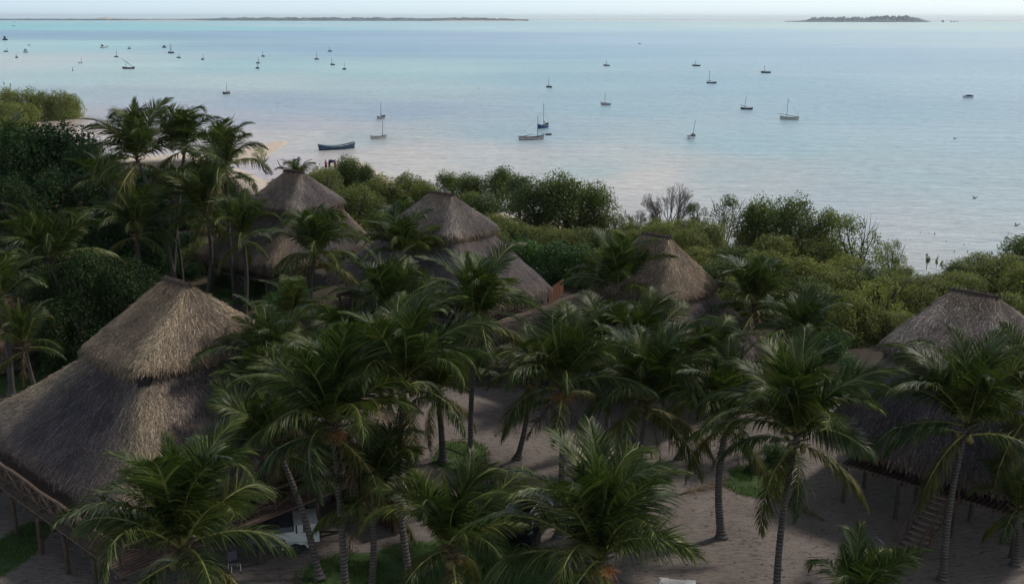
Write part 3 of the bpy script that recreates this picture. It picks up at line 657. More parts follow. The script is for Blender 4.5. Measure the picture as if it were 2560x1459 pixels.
# black lumps standing in for torn holes by the ridge of the middle hut
for u,v in ((1138,505),(1155,515),(1036,517)):
    p=P(u,v,10.0 if u>1100 else 9.7); l=inv@(p-Vector((H3q[0],H3q[1],0)))
    mb=MB(); mb.lathe([(.02,-.1),(.2,-.08),(.24,.05),(.1,.16)],7); mb.build('thatch_hole',M['rubber'],h3,loc=l)
# small far hut at the left edge
hut('small brown thatched hut at the left edge behind the bare palm trunk',[P(20,838,3).x,P(20,838,3).y,-.7,2.6,2.4,2.9,1.2,1.1,4.6,6.2,.4],ns=(5000,3500),seed=60,low_t=EDGE,up_t=EDGE,hip_l=EDGE,hip_u=EDGE,deckz=.8,drape=.5,stilts=2.2,walls=False)

# staircase of the rightmost hut
def stairs(label,lb,rb,top,z1,n=11):
    lb=Vector(lb);rb=Vector(rb); up=Vector(top)-lb; t=thing('wooden_staircase',label,'staircase',lb)
    w_=rb-lb; run=Vector((up.x,up.y,0)); h=z1-lb.z
    for k in range(n):
        q=(k+.5)/n; o=run*q+Vector((0,0,h*(k+1)/n)); mb=MB(); mb.beam(o-w_*.02,o+w_*1.02,.34,.055); mb.build('step',M['step'],t)
    for s_ in (-.03,1.03):
        mb=MB(); mb.beam(w_*s_+Vector((0,0,-.1)),run+w_*s_+Vector((0,0,h-.05)),.08,.3); mb.build('stringer',M['wood'],t)
        mb=MB(); e0,e1=w_*s_+Vector((0,0,.95)),run+w_*s_+Vector((0,0,h+1.0)); mb.tube([e0,(e0+e1)/2+Vector((0,0,.03)),e1],.055,7)
        for q in (0,.33,.66,1): p=run*q+w_*s_+Vector((0,0,h*q)); mb.tube([p-Vector((0,0,.2 if q else .1)),p+Vector((0,0,.97))],.055,6)
        mb.build('handrail',M['rail'] if s_>0 else M['wood'],t)
    return t
stairs('open wooden staircase climbing from the sand to the rightmost hut',P(2236,1386,.45),P(2292,1404,.45),P(2338,1232,2.8),2.8,12)
# things under and beside the largest hut's deck
def local_box(name,label,cat,p,hx,hy,hz,rz,mat):
    t=thing(name,label,cat,p,rz); return t
t=thing('reed_screen','dark red-brown reed screen enclosing the store under the deck of the largest hut','screen',P(855,1318,.45),H1q[2])
mb=MB(); mb.box((0,1.5,1.0),(2.6,.05,1.05)); 
for k in range(40): mb.tube([(-2.6+k*.133,1.42,-.05),(-2.6+k*.133,1.42,2.1+.05*(k%3))],.04,5)
mb.build('reed_panel',M['wall'],t)
for x in (-2.6,0,2.6): mb=MB(); mb.tube([(x,1.3,-.1),(x,1.3,2.2)],.09,7); mb.build('post',M['wood'],t)
BG='white barrels under the deck edge'
def barrel(label,u,v,h,r,dark=False):
    t=thing('barrel',label,'barrel',P(u,v,.45),0,BG)
    mb=MB(); mb.lathe([(r*.86,0),(r*.95,h*.1),(r,h*.45),(r*.98,h*.8),(r*1.04,h*.82),(r*1.04,h*.88),(r*.9,h*.97)],18); mb.build('body',M['white'],t,smooth=True)
    mb=MB(); mb.lathe([(r*.8,h*.965),(r*.8,h*.985)],18); mb.build('lid' if not dark else 'opening',M['rubber'],t)
    if dark:
        for z in (.3,.6): mb=MB(); mb.lathe([(r*1.01,h*z),(r*1.02,h*(z+.05)),(r*1.01,h*(z+.1))],18); mb.build('band',M['rubber'],t)
barrel('tall white barrel beside the ringed palm trunk, left of the other barrel',872,1284,.62,.26)
barrel('white barrel with dark bands between the deck stilts, right of the other barrel',986,1282,.5,.23,True)
mb=MB(); mb.box((0,0,.05),(.35,.22,.05),Matrix.Rotation(.3,3,'Z')); mb.box((.15,.1,.09),(.2,.1,.04)); o=mb.build('cloth_bundle',M['cream'],loc=P(990,1317,.47)); tag(o,'small pale rag lying on the ground right of the leaning palm','rag')
mb=MB(); mb.box((0,0,.06),(.5,.12,.05),Matrix.Rotation(.2,3,'Z')); mb.box((.05,.05,.12),(.3,.08,.02)); o=mb.build('plank',M['white'],loc=P(895,1270,.47)); tag(o,'short pale plank on the sand between the two barrels','plank')

# trailer
def wheel(parent,p,r,w_,axis='x'):
    mb=MB(); mb.lathe([(r*.62,-w_/2),(r*.94,-w_/2),(r,-w_*.35),(r,w_*.35),(r*.94,w_/2),(r*.62,w_/2)],20)
    o=mb.build('wheel',M['rubber'],parent,loc=p); o.rotation_euler=(0,math.pi/2,0) if axis=='x' else (math.pi/2,0,0)
    mb=MB(); mb.lathe([(r*.1,-w_*.45),(r*.6,-w_*.42),(r*.62,-w_*.3),(r*.62,w_*.3),(r*.6,w_*.42),(r*.1,w_*.47)],20)
    for k in range(5): a=k*1.2566; mb.box((math.cos(a)*r*.35,math.sin(a)*r*.35,w_*.46),(r*.2,r*.07,.012),Matrix.Rotation(a,3,'Z'))
    mb.build('rim',M['chrome'],o)
tp=P(738,1366,.45); t=thing('camping_trailer','off-road camping trailer, white body and grey tarp, parked under the deck','trailer',tp,R(14))
mb=MB(); mb.box((0,0,.85),(1.15,.78,.32)); mb.box((0,-.8,.6),(.5,.12,.05)); mb.box((-.53,-.8,.48),(.04,.12,.14),Matrix.Rotation(.5,3,'Y')); mb.box((.53,-.8,.48),(.04,.12,.14),Matrix.Rotation(-.5,3,'Y'))
for z in (.7,.95): mb.box((0,-.79,z),(1.12,.02,.025))
mb.build('body',M['white'],t)
mb=MB(); mb.box((-.95,0,1.25),(.9,.74,.16)); mb.box((-1.6,0,.95),(.5,.7,.3),Matrix.Rotation(.35,3,'Y')); mb.build('tarp_cover',M['tarp'],t)
mb=MB(); mb.box((.55,0,1.32),(.55,.8,.17)); 
mb.build('lid_box',M['white'],t)
for x_ in (.1,.45): mb=MB(); mb.box((x_,-.805,1.29),(.035,.025,.2)); mb.build('latch',M['rubber'],t)
wheel(t,(0,-.84,.32),.33,.2,'y'); wheel(t,(0,.84,.32),.33,.2,'y')
mb=MB(); mb.beam((1.1,.3,.5),(2.2,0,.5),.07,.07); mb.beam((1.1,-.3,.5),(2.2,0,.5),.07,.07); mb.tube([(2.15,0,0),(2.15,0,.6)],.04,6); mb.build('drawbar',M['rubber'],t)

# cars
def car(name,label,loc,rz,paint,Lc=4.5,Wc=1.8,Hc=1.75,rack=False):
    t=thing(name,label,'car',loc,rz)
    def loft(secs,nm,mat):
        V=[];F=[]
        for x,y0,z0,y1,z1,ch in secs:   # half widths bottom/top, z bottom/top
            V+= [(x,-y0,z0),(x,-y0-.02,(z0+z1)/2),(x,-y1,z1-ch),(x,-y1+ch,z1),(x,y1-ch,z1),(x,y1,z1-ch),(x,y0+.02,(z0+z1)/2),(x,y0,z0)]
        k=8
        for i in range(len(secs)-1):
            for j in range(k): F.append((i*k+j,i*k+(j+1)%k,(i+1)*k+(j+1)%k,(i+1)*k+j))
        F.append(tuple(range(k-1,-1,-1))); F.append(tuple((len(secs)-1)*k+j for j in range(k)))
        return mesh(nm,V,F,mat,t)
    h=Lc/2; y=Wc/2
    loft([(-h,y*.86,.4,y*.84,.95,.06),(-h+.12,y*.96,.3,y*.93,1.05,.08),(-h*.5,y,.28,y*.97,1.1,.08),(h*.2,y,.28,y*.97,1.08,.08),(h*.55,y,.28,y*.95,1.04,.08),(h*.9,y*.96,.3,y*.88,.95,.1),(h,y*.86,.4,y*.8,.82,.08)],'body',paint)
    loft([(-h+.2,y*.9,1.05,y*.78,1.15,.05),(-h+.45,y*.92,1.05,y*.8,Hc-.06,.08),(-h*.3,y*.93,1.05,y*.8,Hc,.1),(h*.12,y*.93,1.05,y*.78,Hc-.05,.1),(h*.42,y*.9,1.02,y*.84,1.08,.04)],'cabin',M['glass'])
    mb=MB(); mb.box((-h*.42,0,Hc+.005),(h*.48,y*.76,.03)); 
    for s_ in (-1,1):
        for x in (-h+.5,-h*.3,h*.05): mb.beam((x,s_*y*.945,1.05),(x+.0,s_*y*.81,Hc-.05),.09,.03)
    mb.build('roof',paint,t)
    for x in (-h*.62,h*.6):
        for s_ in (-1,1): wheel(t,(x,s_*(y-.08),.34),.35,.22,'y')
    for s_ in (-1,1):
        mb=MB(); mb.box((h-.06,s_*y*.66,.78),(.06,.2,.08)); mb.build('headlight',M['white'],t)
        mb=MB(); mb.box((h*.3,s_*(y+.1),1.08),(.07,.09,.07)); mb.build('mirror',paint,t)
        mb=MB(); mb.tube([(-h+.5,s_*y*.7,Hc+.08),(h*.05,s_*y*.7,Hc+.08)],.025,6); mb.build('roof_rail',M['chrome'],t)
        mb=MB(); mb.box((-.05,s_*(y+.005),.85),(h*.55,.012,.02)); mb.box((-.3,s_*(y+.02),.95),(.08,.02,.02)); mb.build('trim_strip',M['chrome'],t)
    return t
car('parked_car','black car parked between the palms on the sand, mostly hidden by leaves',P(1328,1322,.45),R(68),M['blackpaint'])
car('parked_car','pale vehicle at the bottom edge, only its roof edge showing under the palms',P(1690,1560,.45),R(80),M['white'],Hc=1.75)

# fallen pole barrier left of the black car
t=thing('pole_barrier','low pole barrier with a pale leaning prop beside the sand path','barrier',P(1180,1225,.45))
B0=t.location
def rel(u,v,z): return P(u,v,z)-B0
mb=MB(); mb.tube([rel(1113,1119,1.2),rel(1170,1140,1.25),rel(1246,1170,1.2)],.05,6); mb.build('rail',M['wood'],t)
mb=MB(); mb.tube([rel(1250,1166,1.25),rel(1206,1222,.5)],.05,6); mb.build('prop',M['deadwood'],t)
for u,v in ((1113,1119),(1180,1143),(1255,1168)): q=rel(u,v,1.2); mb=MB(); mb.tube([(q.x,q.y,0),(q.x,q.y,q.z+.1)],.055,6); mb.build('post',M['wood'],t)
# white plastic chair below the deck
t=thing('plastic_chair','pale plastic chair in the shade under the front palm','chair',P(588,1428,.45),.6)
mb=MB(); mb.box((0,0,.43),(.22,.22,.02)); mb.build('seat',M['tarp'],t); mb=MB(); mb.box((0,.22,.68),(.21,.02,.22),Matrix.Rotation(-.15,3,'X')); mb.build('backrest',M['tarp'],t)
for x in (-.2,.2):
    for y in (-.2,.2): mb=MB(); mb.tube([(x*1.1,y*1.1,0),(x,y,.43)],.02,5); mb.build('leg',M['white'],t)
mb=MB(); a_=P(2188,1338,.5); b_=P(2214,1362,.5); mb.tube([a_,(a_+b_)/2+Vector((0,0,.05)),b_],[.03,.035,.02],5); o=mb.build('fallen_stick',M['cream']); tag(o,'pale fallen stick on the sand left of the wooden staircase','stick')
mb=MB(); a_=P(1918,1142,.5); b_=P(1952,1168,.5); mb.tube([a_,(a_+b_)/2+Vector((.1,0,.03)),b_],[.07,.08,.05],6); o=mb.build('fallen_log',M['deadwood']); tag(o,'grey fallen log on the grass behind the slender leaning palm','log')
for (u,v,rz,lb) in ((1700,1235,.4,'dry fallen palm frond lying on the yard left of the lone palm'),(2060,1300,2.2,'dry fallen palm frond on the sand right of the slender leaning palm trunk'),(1240,1090,1.2,'dry fallen palm frond on the pale sand path')):
    p=P(u,v,.5); f=frond_mesh('fallen_frond',3.2,6,-8,.04,int(u),FD,1,.0,nl=46,ragged=.3); o=link('fallen_frond',f,None,(p.x,p.y,gz(p.x,p.y)+.06)); o.rotation_euler=(0,0,rz); tag(o,lb,'palm frond','dry fronds fallen on the sand')
# ------------------------------------------------------------------ broad-leaved trees and mangroves
def crown_mesh(name,seed,nl,lobes,leaf,mats,flatb=.25,fill=.25,shape=(1,1,1),spread=.62,lr=(.28,.45)):
    rg=np.random.RandomState(seed); C=[];Rr=[]
    for k in range(lobes):
        a=rg.rand()*6.283; el=rg.uniform(-flatb,1); rr=spread*(rg.rand()**.45)
        C.append([math.cos(a)*rr*math.cos(el*1.2),math.sin(a)*rr*math.cos(el*1.2),.34+.46*math.sin(el*1.35)]); Rr.append(rg.uniform(*lr))
    C.append([0,0,.4]); Rr.append(lr[1]); C=np.array(C);Rr=np.array(Rr)
    k=rg.choice(len(C),nl,p=Rr**2/(Rr**2).sum()); d=rg.randn(nl,3); d/=np.linalg.norm(d,axis=1)[:,None]
    d[:,2]=np.where(d[:,2]<-.3,-d[:,2]*.6,d[:,2]); rad=Rr[k]*np.where(rg.rand(nl)<fill,rg.rand(nl)**.5,1+.09*rg.randn(nl))
    # clumpy twigs
    cl=rg.randn(len(C),36,3); cl/=np.linalg.norm(cl,axis=2)[:,:,None]; j=rg.randint(0,36,nl); pull=rg.rand(nl)<.65
    dd=cl[k,j]+.24*rg.randn(nl,3); dd/=np.linalg.norm(dd,axis=1)[:,None]; dd[:,2]=np.abs(dd[:,2])*np.where(rg.rand(nl)<.85,1,-.5); d=np.where(pull[:,None],dd,d); rad=rad*np.where(pull,1.07,1)
    p=C[k]+d*rad[:,None]*np.array([1,1,.85]); p[:,2]=np.maximum(p[:,2],.04+.1*rg.rand(nl))
    n_=d+.75*rg.randn(nl,3)+[0,0,.35]; n_/=np.linalg.norm(n_,axis=1)[:,None]; t=np.cross(n_,rg.randn(nl,3)); t/=np.linalg.norm(t,axis=1)[:,None]; b=np.cross(n_,t); t=t*[1,1,.55]; b=b*[1,1,.55]
    s=leaf*(.6+.8*rg.rand(nl,1)); p=p*np.array(shape)
    V=np.stack([p-t*s,p-b*s*.5,p+t*s,p+b*s*.5],1).reshape(-1,3)
    o=mesh(name,V,np.arange(nl*4).reshape(-1,4),mats); me=o.data; bpy.data.objects.remove(o); return me
def limb_mesh(name,seed,n1,mat,h=.75,spread=.6,r0=.035,sub=3,base=.08,twig=0):
    rg=random.Random(seed); mb=MB()
    for k in range(n1):
        a=k*6.283/n1+rg.uniform(-.4,.4); s=spread*rg.uniform(.5,1)
        pts=[Vector((math.cos(a)*base*rg.random(),math.sin(a)*base*rg.random(),-.02))]
        for q in (.25,.5,.75,1.): pts.append(Vector((math.cos(a)*s*q**1.2+rg.uniform(-.05,.05),math.sin(a)*s*q**1.2+rg.uniform(-.05,.05),h*q*rg.uniform(.9,1.05))))
        mb.tube(pts,[r0,r0*.8,r0*.6,r0*.4,r0*.15],6)
        def br(p,d,l,r,lv):
            d=(d+Vector((rg.uniform(-.6,.6),rg.uniform(-.6,.6),rg.uniform(-.1,.5)))).normalized(); q=p+d*l; m_=(p+q)/2+Vector((rg.uniform(-1,1),rg.uniform(-1,1),rg.uniform(0,1)))*l*.12
            mb.tube([p,m_,q],[r,r*.7,r*.35],4 if r<.01 else 5,cap=False)
            if lv>0:
                for z in range(2+(lv>1)): br(q if z else m_,d,l*.7,r*.5,lv-1)
        for q in (1,2,3,4):
            for z in range(sub): br(pts[q],(pts[q]-pts[q-1]).normalized(),.2,r0*.35,twig)
    o=mb.build(name,mat); me=o.data; bpy.data.objects.remove(o); return me
CR={'o':[crown_mesh('crown',100+k,12500,26,.034,M['mango'],flatb=.8,spread=.7,lr=(.26,.42)) for k in range(4)],
'd':[crown_mesh('crown',120+k,13000,26,.034,M['mangd'],flatb=.8,spread=.68,lr=(.26,.42)) for k in range(3)],
's':[crown_mesh('crown',130+k,3800,17,.03,M['mango'],fill=.1,spread=.72,lr=(.16,.28)) for k in range(2)],
'ds':[crown_mesh('crown',136,3000,15,.03,M['mangd'],fill=.15,spread=.72,lr=(.14,.26))],
'v':[crown_mesh('crown',140+k,9000,18,.036,M['vine'],flatb=.8) for k in range(2)],
'b':[crown_mesh('crown',150+k,16000,24,.03,M['broad'],flatb=.6,lr=(.24,.4)) for k in range(3)],
'bv':[crown_mesh('crown',160+k,16000,24,.028,M['broadv'],flatb=.6,lr=(.24,.4)) for k in range(2)],
't':[crown_mesh('foliage',170+k,260,6,.13,M['mango'],fill=.3,spread=.4,lr=(.2,.3)) for k in range(2)]}
LM=[limb_mesh('trunk',200+k,5,M['bark'],twig=1,sub=2) for k in range(3)]
def tree(kind,label,u,vb,wpx,vt,group=None,D=None,name='mangrove_tree',cat='tree',seed=0,ar=1.0,hov=None,ztop=None):
    rg=random.Random(int(u*13+vb*7+seed))
    if D is None: b=P(u,vb,.3); 
    else: b=PD(u,vt,D)
    D_=b.y; x,y=b.x,D_; z0=gz(x,y); top=PD(u,vt,D_).z; h=max(.6,top-z0)*1.03
    s=slant((x,y,h)); r=wpx/2*s/CF*(1.12 if kind in ('s','ds','t') else 1.32)
    t=thing(name,label,cat,(x,y,z0-.05),rg.uniform(0,6.28),group)
    c=link('crown',rg.choice(CR[kind]),t); cz=h/.98 if kind not in('t',) else h; lim=r*1.9
    if cz>lim and kind!='t':
        c.scale=(r,r*ar,lim); c.location=(0,0,cz-lim); zl=cz-lim
        while zl>lim*.35:
            zl-=lim*.5; c2=link('crown',rg.choice(CR[kind]),t,(rg.uniform(-.2,.2)*r,rg.uniform(-.2,.2)*r,max(0,zl))); c2.scale=(r*1.02,r*ar*1.02,lim*.9); c2.rotation_euler=(0,0,rg.uniform(0,6))
    else: c.scale=(r,r*ar,cz*(1.1 if kind in('o','d','v') else 1)); c.location=(0,0,-.1*cz if kind in('o','d','v') else 0)
    k=link('trunk',rg.choice(LM),t); k.scale=(r*.9,r*.9*ar,h*.95)
    return t
MG='mangroves along the shore behind the huts'
for a in [
('d','upright dark mangrove with double top beside the people on the beach',872,500,78,402),
('d','narrow dark mangrove just right of the double-topped one at the beach',912,505,60,420),
('o','pale mangrove bush right behind the ridge of the rear left hut',812,520,95,428),
('o','big rounded olive mangrove at the right shoulder of the rear left hut',890,572,128,470),
('o','olive mangrove on the water edge left of the middle hut ridge',958,555,110,446),
('o','olive mangrove directly left of the middle hut ridge',1022,545,100,440),
('d','first dark mangrove right of the middle hut ridge, by the water',1120,512,78,440),
('d','mangrove of even height second right from the middle hut ridge',1175,522,90,444),
('d','mangrove with visible dark trunk at the water, behind the middle hut',1248,522,92,431),
('d','dark mangrove with a notch of water at its foot, right of the trunk one',1298,545,70,446),
('d','left shoulder of the high dark mangrove dome right of the middle hut',1345,585,130,466),
('d','highest dark mangrove of the dome right of the middle hut',1418,592,150,453),
('d','right shoulder of the high dark mangrove dome at the open water',1488,590,110,478),
('v','bright green vine-covered bush right of the middle hut roof',1315,700,120,612),
('v','bright green bush above the orange balcony end of the middle hut',1385,712,120,622),
('v','bright green bush left of the hut right of centre',1450,715,110,628),
('o','olive bush behind the ridge of the hut right of centre, under the bare tree',1705,618,130,552),
('o','olive bush right of the ridge of the hut right of centre',1782,632,100,565),
('ds','thin-leaved dark mangrove right beside the bare grey tree',1738,600,70,508),
('ds','open dark mangrove with a pointed top right of the bare tree',1812,618,110,490),
('d','left tree of the tall dark mangrove group on the right',1895,655,120,516),
('d','tallest middle tree of the dark mangrove group on the right',1975,668,125,514),
('o','olive-grey tree of the dark mangrove group on the right',2055,680,110,530),
('s','airy mangrove with branches showing at the right end of the dark group',2138,702,155,540),
('s','thin mangrove clump standing in water right of the airy mangrove',2228,678,75,600),
('s','open mangrove with bent trunk on the sand patch, left of the rightmost hut',2195,838,170,690),
('d','dark round mangrove against the right edge above the rightmost hut',2550,705,130,602),
('o','large olive mangrove behind the ridge of the rightmost hut',2475,738,150,662),
('o','olive mangrove left of and above the ridge of the rightmost hut',2395,745,110,682),
('o','olive mangrove behind the right end of the rightmost hut ridge',2560,770,110,672)]:
    tree(*a,group=MG)
LG='low olive mangrove bushes filling the thicket behind the huts'
rgm=random.Random(5)
low=[(1205,585,85,505),(1240,615,95,545),(1275,630,100,560),(1335,640,110,575),(1400,650,110,590),(1465,650,110,588),(1530,650,90,585),(1560,690,90,610),(1230,650,90,590),
(1000,600,80,520),(950,620,80,545),(1055,560,60,470),(760,500,60,450),
(1500,720,90,640),(1745,700,110,628),(1830,705,110,632),(1905,735,110,648),(1975,742,120,655),(2050,755,120,668),(2085,775,130,690),(2165,768,120,682),(2240,768,110,698),(2310,775,100,706),(1850,780,120,700),(1940,800,120,712),(2020,810,130,722),(2110,850,110,740),(2290,790,90,720),(2350,780,90,715),(1720,660,90,590),(1800,745,100,668),(1660,625,80,570),(2340,740,60,690),(2450,700,90,648),(2510,735,110,655),(2400,715,80,668),(2160,850,90,770),(2235,860,90,790),
(1180,560,70,490),(1590,640,60,585),(700,500,50,460),(2520,820,90,740),(2420,760,80,700),(2250,720,70,670),(1640,600,60,560)]
ORD='first second third fourth fifth sixth seventh eighth ninth tenth eleventh twelfth thirteenth fourteenth'.split()
def ranked(items,segs,fmt,ui=0,vi=1):
    out={}
    for lo,hi,nm in segs:
        q=sorted([k for k,it in enumerate(items) if lo<=it[ui]<hi],key=lambda k:items[k][vi])
        if not q: continue
        rows=[('',q)] if len(q)<5 else [('back row',q[:len(q)//2]),('front row',q[len(q)//2:])] if len(q)<14 else [('back row',q[:len(q)//3]),('middle row',q[len(q)//3:2*len(q)//3]),('front row',q[2*len(q)//3:])]
        for rn,ks in rows:
            for j,k in enumerate(sorted(ks,key=lambda k:items[k][ui])): out[k]=fmt%(ORD[j],((rn+' ') if rn else '')+nm)
    return out
LL=ranked(low,[(0,1100,'between the two rear huts'),(1100,1600,'right of the middle hut'),(1600,2080,'right of the hut right of centre'),(2080,2600,'near the rightmost hut')],'low mangrove bush, %s from left, %s')
for k,(u,vb,wd,vt) in enumerate(low):
    tree('o' if k%5 else 'd',LL[k],u,vb,wd*1.15,vt-7,group=LG,name='mangrove_bush',cat='bush')
PG2='mangroves of the green point in the water at far left'
for k,(u,vb,wd,vt,lb) in enumerate([(1580,612,90,556,'low olive mangrove left of the ridge of the hut right of centre, by the shore'),(1650,640,100,568,'low olive mangrove at the foot of the bare grey tree'),(1860,650,90,575,'olive mangrove in front of the tall dark group, left end'),(1940,690,120,600,'olive mangrove in front of the middle of the tall dark group'),(2030,700,120,610,'olive mangrove in front of the right half of the tall dark group'),(2110,725,110,640,'olive mangrove at the foot of the airy mangrove'),(1560,640,100,580,'olive mangrove between the dark dome and the hut right of centre'),(1070,540,70,470,'olive mangrove just left of the first dark mangrove by the middle hut')]):
    tree('o',lb,u,vb,wd,vt,group=MG)
for k,(u,vb,wd,vt,lb) in enumerate([(22,300,70,226,'leftmost back mangrove of the green point at far left'),(66,302,70,234,'second mangrove of the green point, bright crown against the sea'),(112,300,70,238,'third mangrove of the green point, above the brown water'),(150,296,80,233,'tall rounded mangrove near the tip of the green point'),(184,290,46,246,'small mangrove at the very tip of the green point'),(62,322,80,268,'front mangrove of the green point over the shallow brown water'),(18,335,80,262,'front left mangrove of the green point at the frame edge'),(20,372,60,300,'mangrove at the left edge just above the dark trees'),(122,296,20,276,'tiny mangrove shoot at the foot of the green point'),(158,293,22,272,'tiny shoot in brown water at the foot of the tip mangrove')]):
    tree('o' if wd>30 else 't',lb,u,vb,wd,vt,group=PG2)
# dense dark trees on the left
DG='dark broad-leaved trees at the left'
for a in [('b','dark glossy broad-leaved tree with the widest crown at far left',140,0,250,338,118),('b','dark broad-leaved tree at the left frame edge under the green point',20,0,170,345,112),('b','dark broad-leaved tree touching the left palm cluster',225,0,120,368,110),
('bv','broad-leaved tree with reddish twigs behind the far left palm',170,0,230,455,96),('bv','shaded leafy tree at the left edge behind the far left palm',20,0,170,470,92),('b','dark leafy tree under the yellowish low palm',300,0,180,520,92),
('b','dark shrubby tree below the left palm cluster',395,0,110,560,96)]:
    k,lb,u,_v,wd,vt,D=a; tree(k,lb,u,0,wd,vt,D=D,name='broadleaf_tree',group=DG)
FGp='flowering bushes left of the largest hut'
for a in [('bv','bright green flowering bush nearest the ridge of the largest hut',318,0,150,668,72),('bv','flowering bush with pinkish twigs in the middle of the bushes left of the largest hut',210,0,170,652,72),('bv','leafy bush left of the largest hut roof, above the small brown hut',110,0,120,690,72),('bv','low leafy bush against the left eave of the largest hut',170,0,150,770,69),('b','dark low bush behind the bare palm trunk at the left edge',75,0,100,800,72),('b','dark bush behind the right slope of the largest hut',520,0,110,745,84)]:
    k,lb,u,_v,wd,vt,D=a; tree(k,lb,u,0,wd,vt,D=D,name='flowering_bush',cat='bush',group=FGp)
# undergrowth between the palms of the compound
UG='low shrubs growing in the shade between the palms'
shr=[(700,790,90,735),(760,775,70,730),(930,760,110,690),(1060,800,120,740),(1250,830,110,775),(1330,800,100,750),(1440,850,110,790),(1560,930,110,860),(1880,900,120,830),(1980,950,120,880),(1880,1010,100,950),(2080,900,90,830),(1780,860,90,790),(640,740,80,690),(560,720,70,680),(470,700,80,660),(1120,870,90,810),(1000,960,120,880),(1200,940,80,880),(1940,1160,70,1110),(1890,1185,50,1150),(2120,960,80,900)]
SL=ranked(shr,[(0,900,'between the largest and rear left huts'),(900,1300,'below the middle hut'),(1300,1700,'in front of the hut right of centre'),(1700,2600,'left of the rightmost hut')],'shaded shrub, %s from left, %s')
for k,(u,vb,wd,vt) in enumerate(shr):
    tree('b' if (u//10)%2 else 'v',SL[k],u,vb,wd,vt,name='shrub',cat='shrub',group=UG)
ung=[(290,520,90,440),(350,505,110,430),(430,500,110,425),(500,510,110,430),(570,520,90,455),(620,560,70,500),(390,560,110,490),(470,570,110,500),(540,585,100,520),(300,600,100,530),(600,640,80,585),(250,470,60,405),(455,665,110,590),(520,680,110,610),(575,690,70,640)]
UL=ranked(ung,[(0,900,'behind the left palm cluster')],'dark undergrowth bush, %s from left, %s')
for k,(u,vb,wd,vt) in enumerate(ung):
    tree('b' if u%20 else 'd',UL[k],u,vb,wd,vt,name='shrub',cat='shrub',group='dark undergrowth behind the left palm cluster')
# bare and small trees
def fan_tree(seed,depth=7):
    rg=random.Random(seed); mb=MB()
    def br(p,d,l,r,lv):
        q=p+d*l; m_=p+d*l*.5+Vector((rg.uniform(-1,1),rg.uniform(-1,1),rg.uniform(-.3,1)))*l*.1
        mb.tube([p,m_,q],[r,r*.85,r*.68],6 if lv>4 else 4 if lv>2 else 3,cap=False)
        if lv<=0: return
        for z in range(3 if rg.random()<.4 else 2):
            ra=Vector((q.x,q.y,.35)).normalized(); nd=(d+ra*.25+Vector((rg.uniform(-1,1),rg.uniform(-1,1),rg.uniform(-.5,.5)))*.7); nd=nd.normalized()
            br(q,nd,l*rg.uniform(.7,.95),r*.66,lv-1)
    for k in range(5):
        a=k*1.2566+rg.uniform(-.4,.4); br(Vector((0,0,0)),Vector((math.cos(a)*.75,math.sin(a)*.75,.8)).normalized(),.24,.034,depth)
    xs=max(abs(v[0]) for v in mb.V); zs=max(v[2] for v in mb.V); mb.V=[(v[0]/xs,v[1]/xs,max(-.02,v[2]/zs)) for v in mb.V]
    o=mb.build('trunk',M['deadwood']); me=o.data; bpy.data.objects.remove(o); return me
DEAD=fan_tree(4)
def bare(label,u,vb,wpx,vt,crown=None,mesh_=None,cscale=.9,name='bare_tree'):
    b=P(u,vb,.2); x,y=b.x,b.y; z0=gz(x,y); h=PD(u,vt,y).z-z0; r=wpx/2*slant((x,y,h))/CF
    t=thing(name,label,'tree',(x,y,z0-.05)); k=link('trunk',mesh_ or DEAD,t); k.scale=(r,r,h)
    if crown:
        c=link('crown',CR[crown][0],t); c.scale=(r*cscale,r*cscale,h)
    return t
bare('bare grey leafless tree with a fan of fine branches at the water',1668,585,150,452)
bare('small bare shrub in the water left of the bare grey tree',1590,572,60,520)
bare('thin bare sapling left of the small bare shrub',1545,590,40,530)
TW=MB(); TW.tube([(0,0,0),(.25,0,.12),(-.1,.05,.3),(-.2,0,.48),(.05,0,.62)],[.11,.07,.05,.04,.03],7)
for k in range(9): a=k*.7; TW.tube([(-.2+.25*(k%3)*.4,0,.45+.02*k),(-.2+.6*math.cos(a),.4*math.sin(a),.7+.03*k)],[.025,.006],5)
for k in range(6): a=k*1.05; TW.tube([(0,0,.06),(.3*math.cos(a),.3*math.sin(a),-.02)],[.05,.02],5)
tw=TW.build('trunk',M['deadwood']); TWm=tw.data; bpy.data.objects.remove(tw)
TWC=crown_mesh('crown',180,1500,12,.035,M['mango'],fill=.2,spread=.65,lr=(.18,.3))
b=P(662,436,0); t=thing('twisted_mangrove','small mangrove with a twisted bare trunk standing in water left of the rear left hut','tree',(b.x,b.y,gz(b.x,b.y))); h=PD(660,352,b.y).z
k=link('trunk',TWm,t); k.scale=(2.6,2.6,h*.95); k=link('crown',TWC,t,(-.6,0,h*.38)); k.scale=(2.1,2.1,h*.64)
b=P(706,430,0); t=thing('driftwood_stump','dead forked stump standing in water between the twisted mangrove and the hut','stump',(b.x,b.y,0)); mb=MB(); mb.tube([(.4,0,-.1),(.2,0,.3),(-.5,0,1.2),(-.75,0,1.9),(-.6,0,2.1)],[.2,.14,.09,.06,.03],6); mb.tube([(-.2,0,.8),(.3,0,1.3)],[.06,.02],5)
for k in range(5): mb.tube([(.3,0,.15),(.3+.7*math.cos(k*1.3),.7*math.sin(k*1.3),-.1)],[.1,.04],5)
mb.build('wood',M['deadwood'],t)
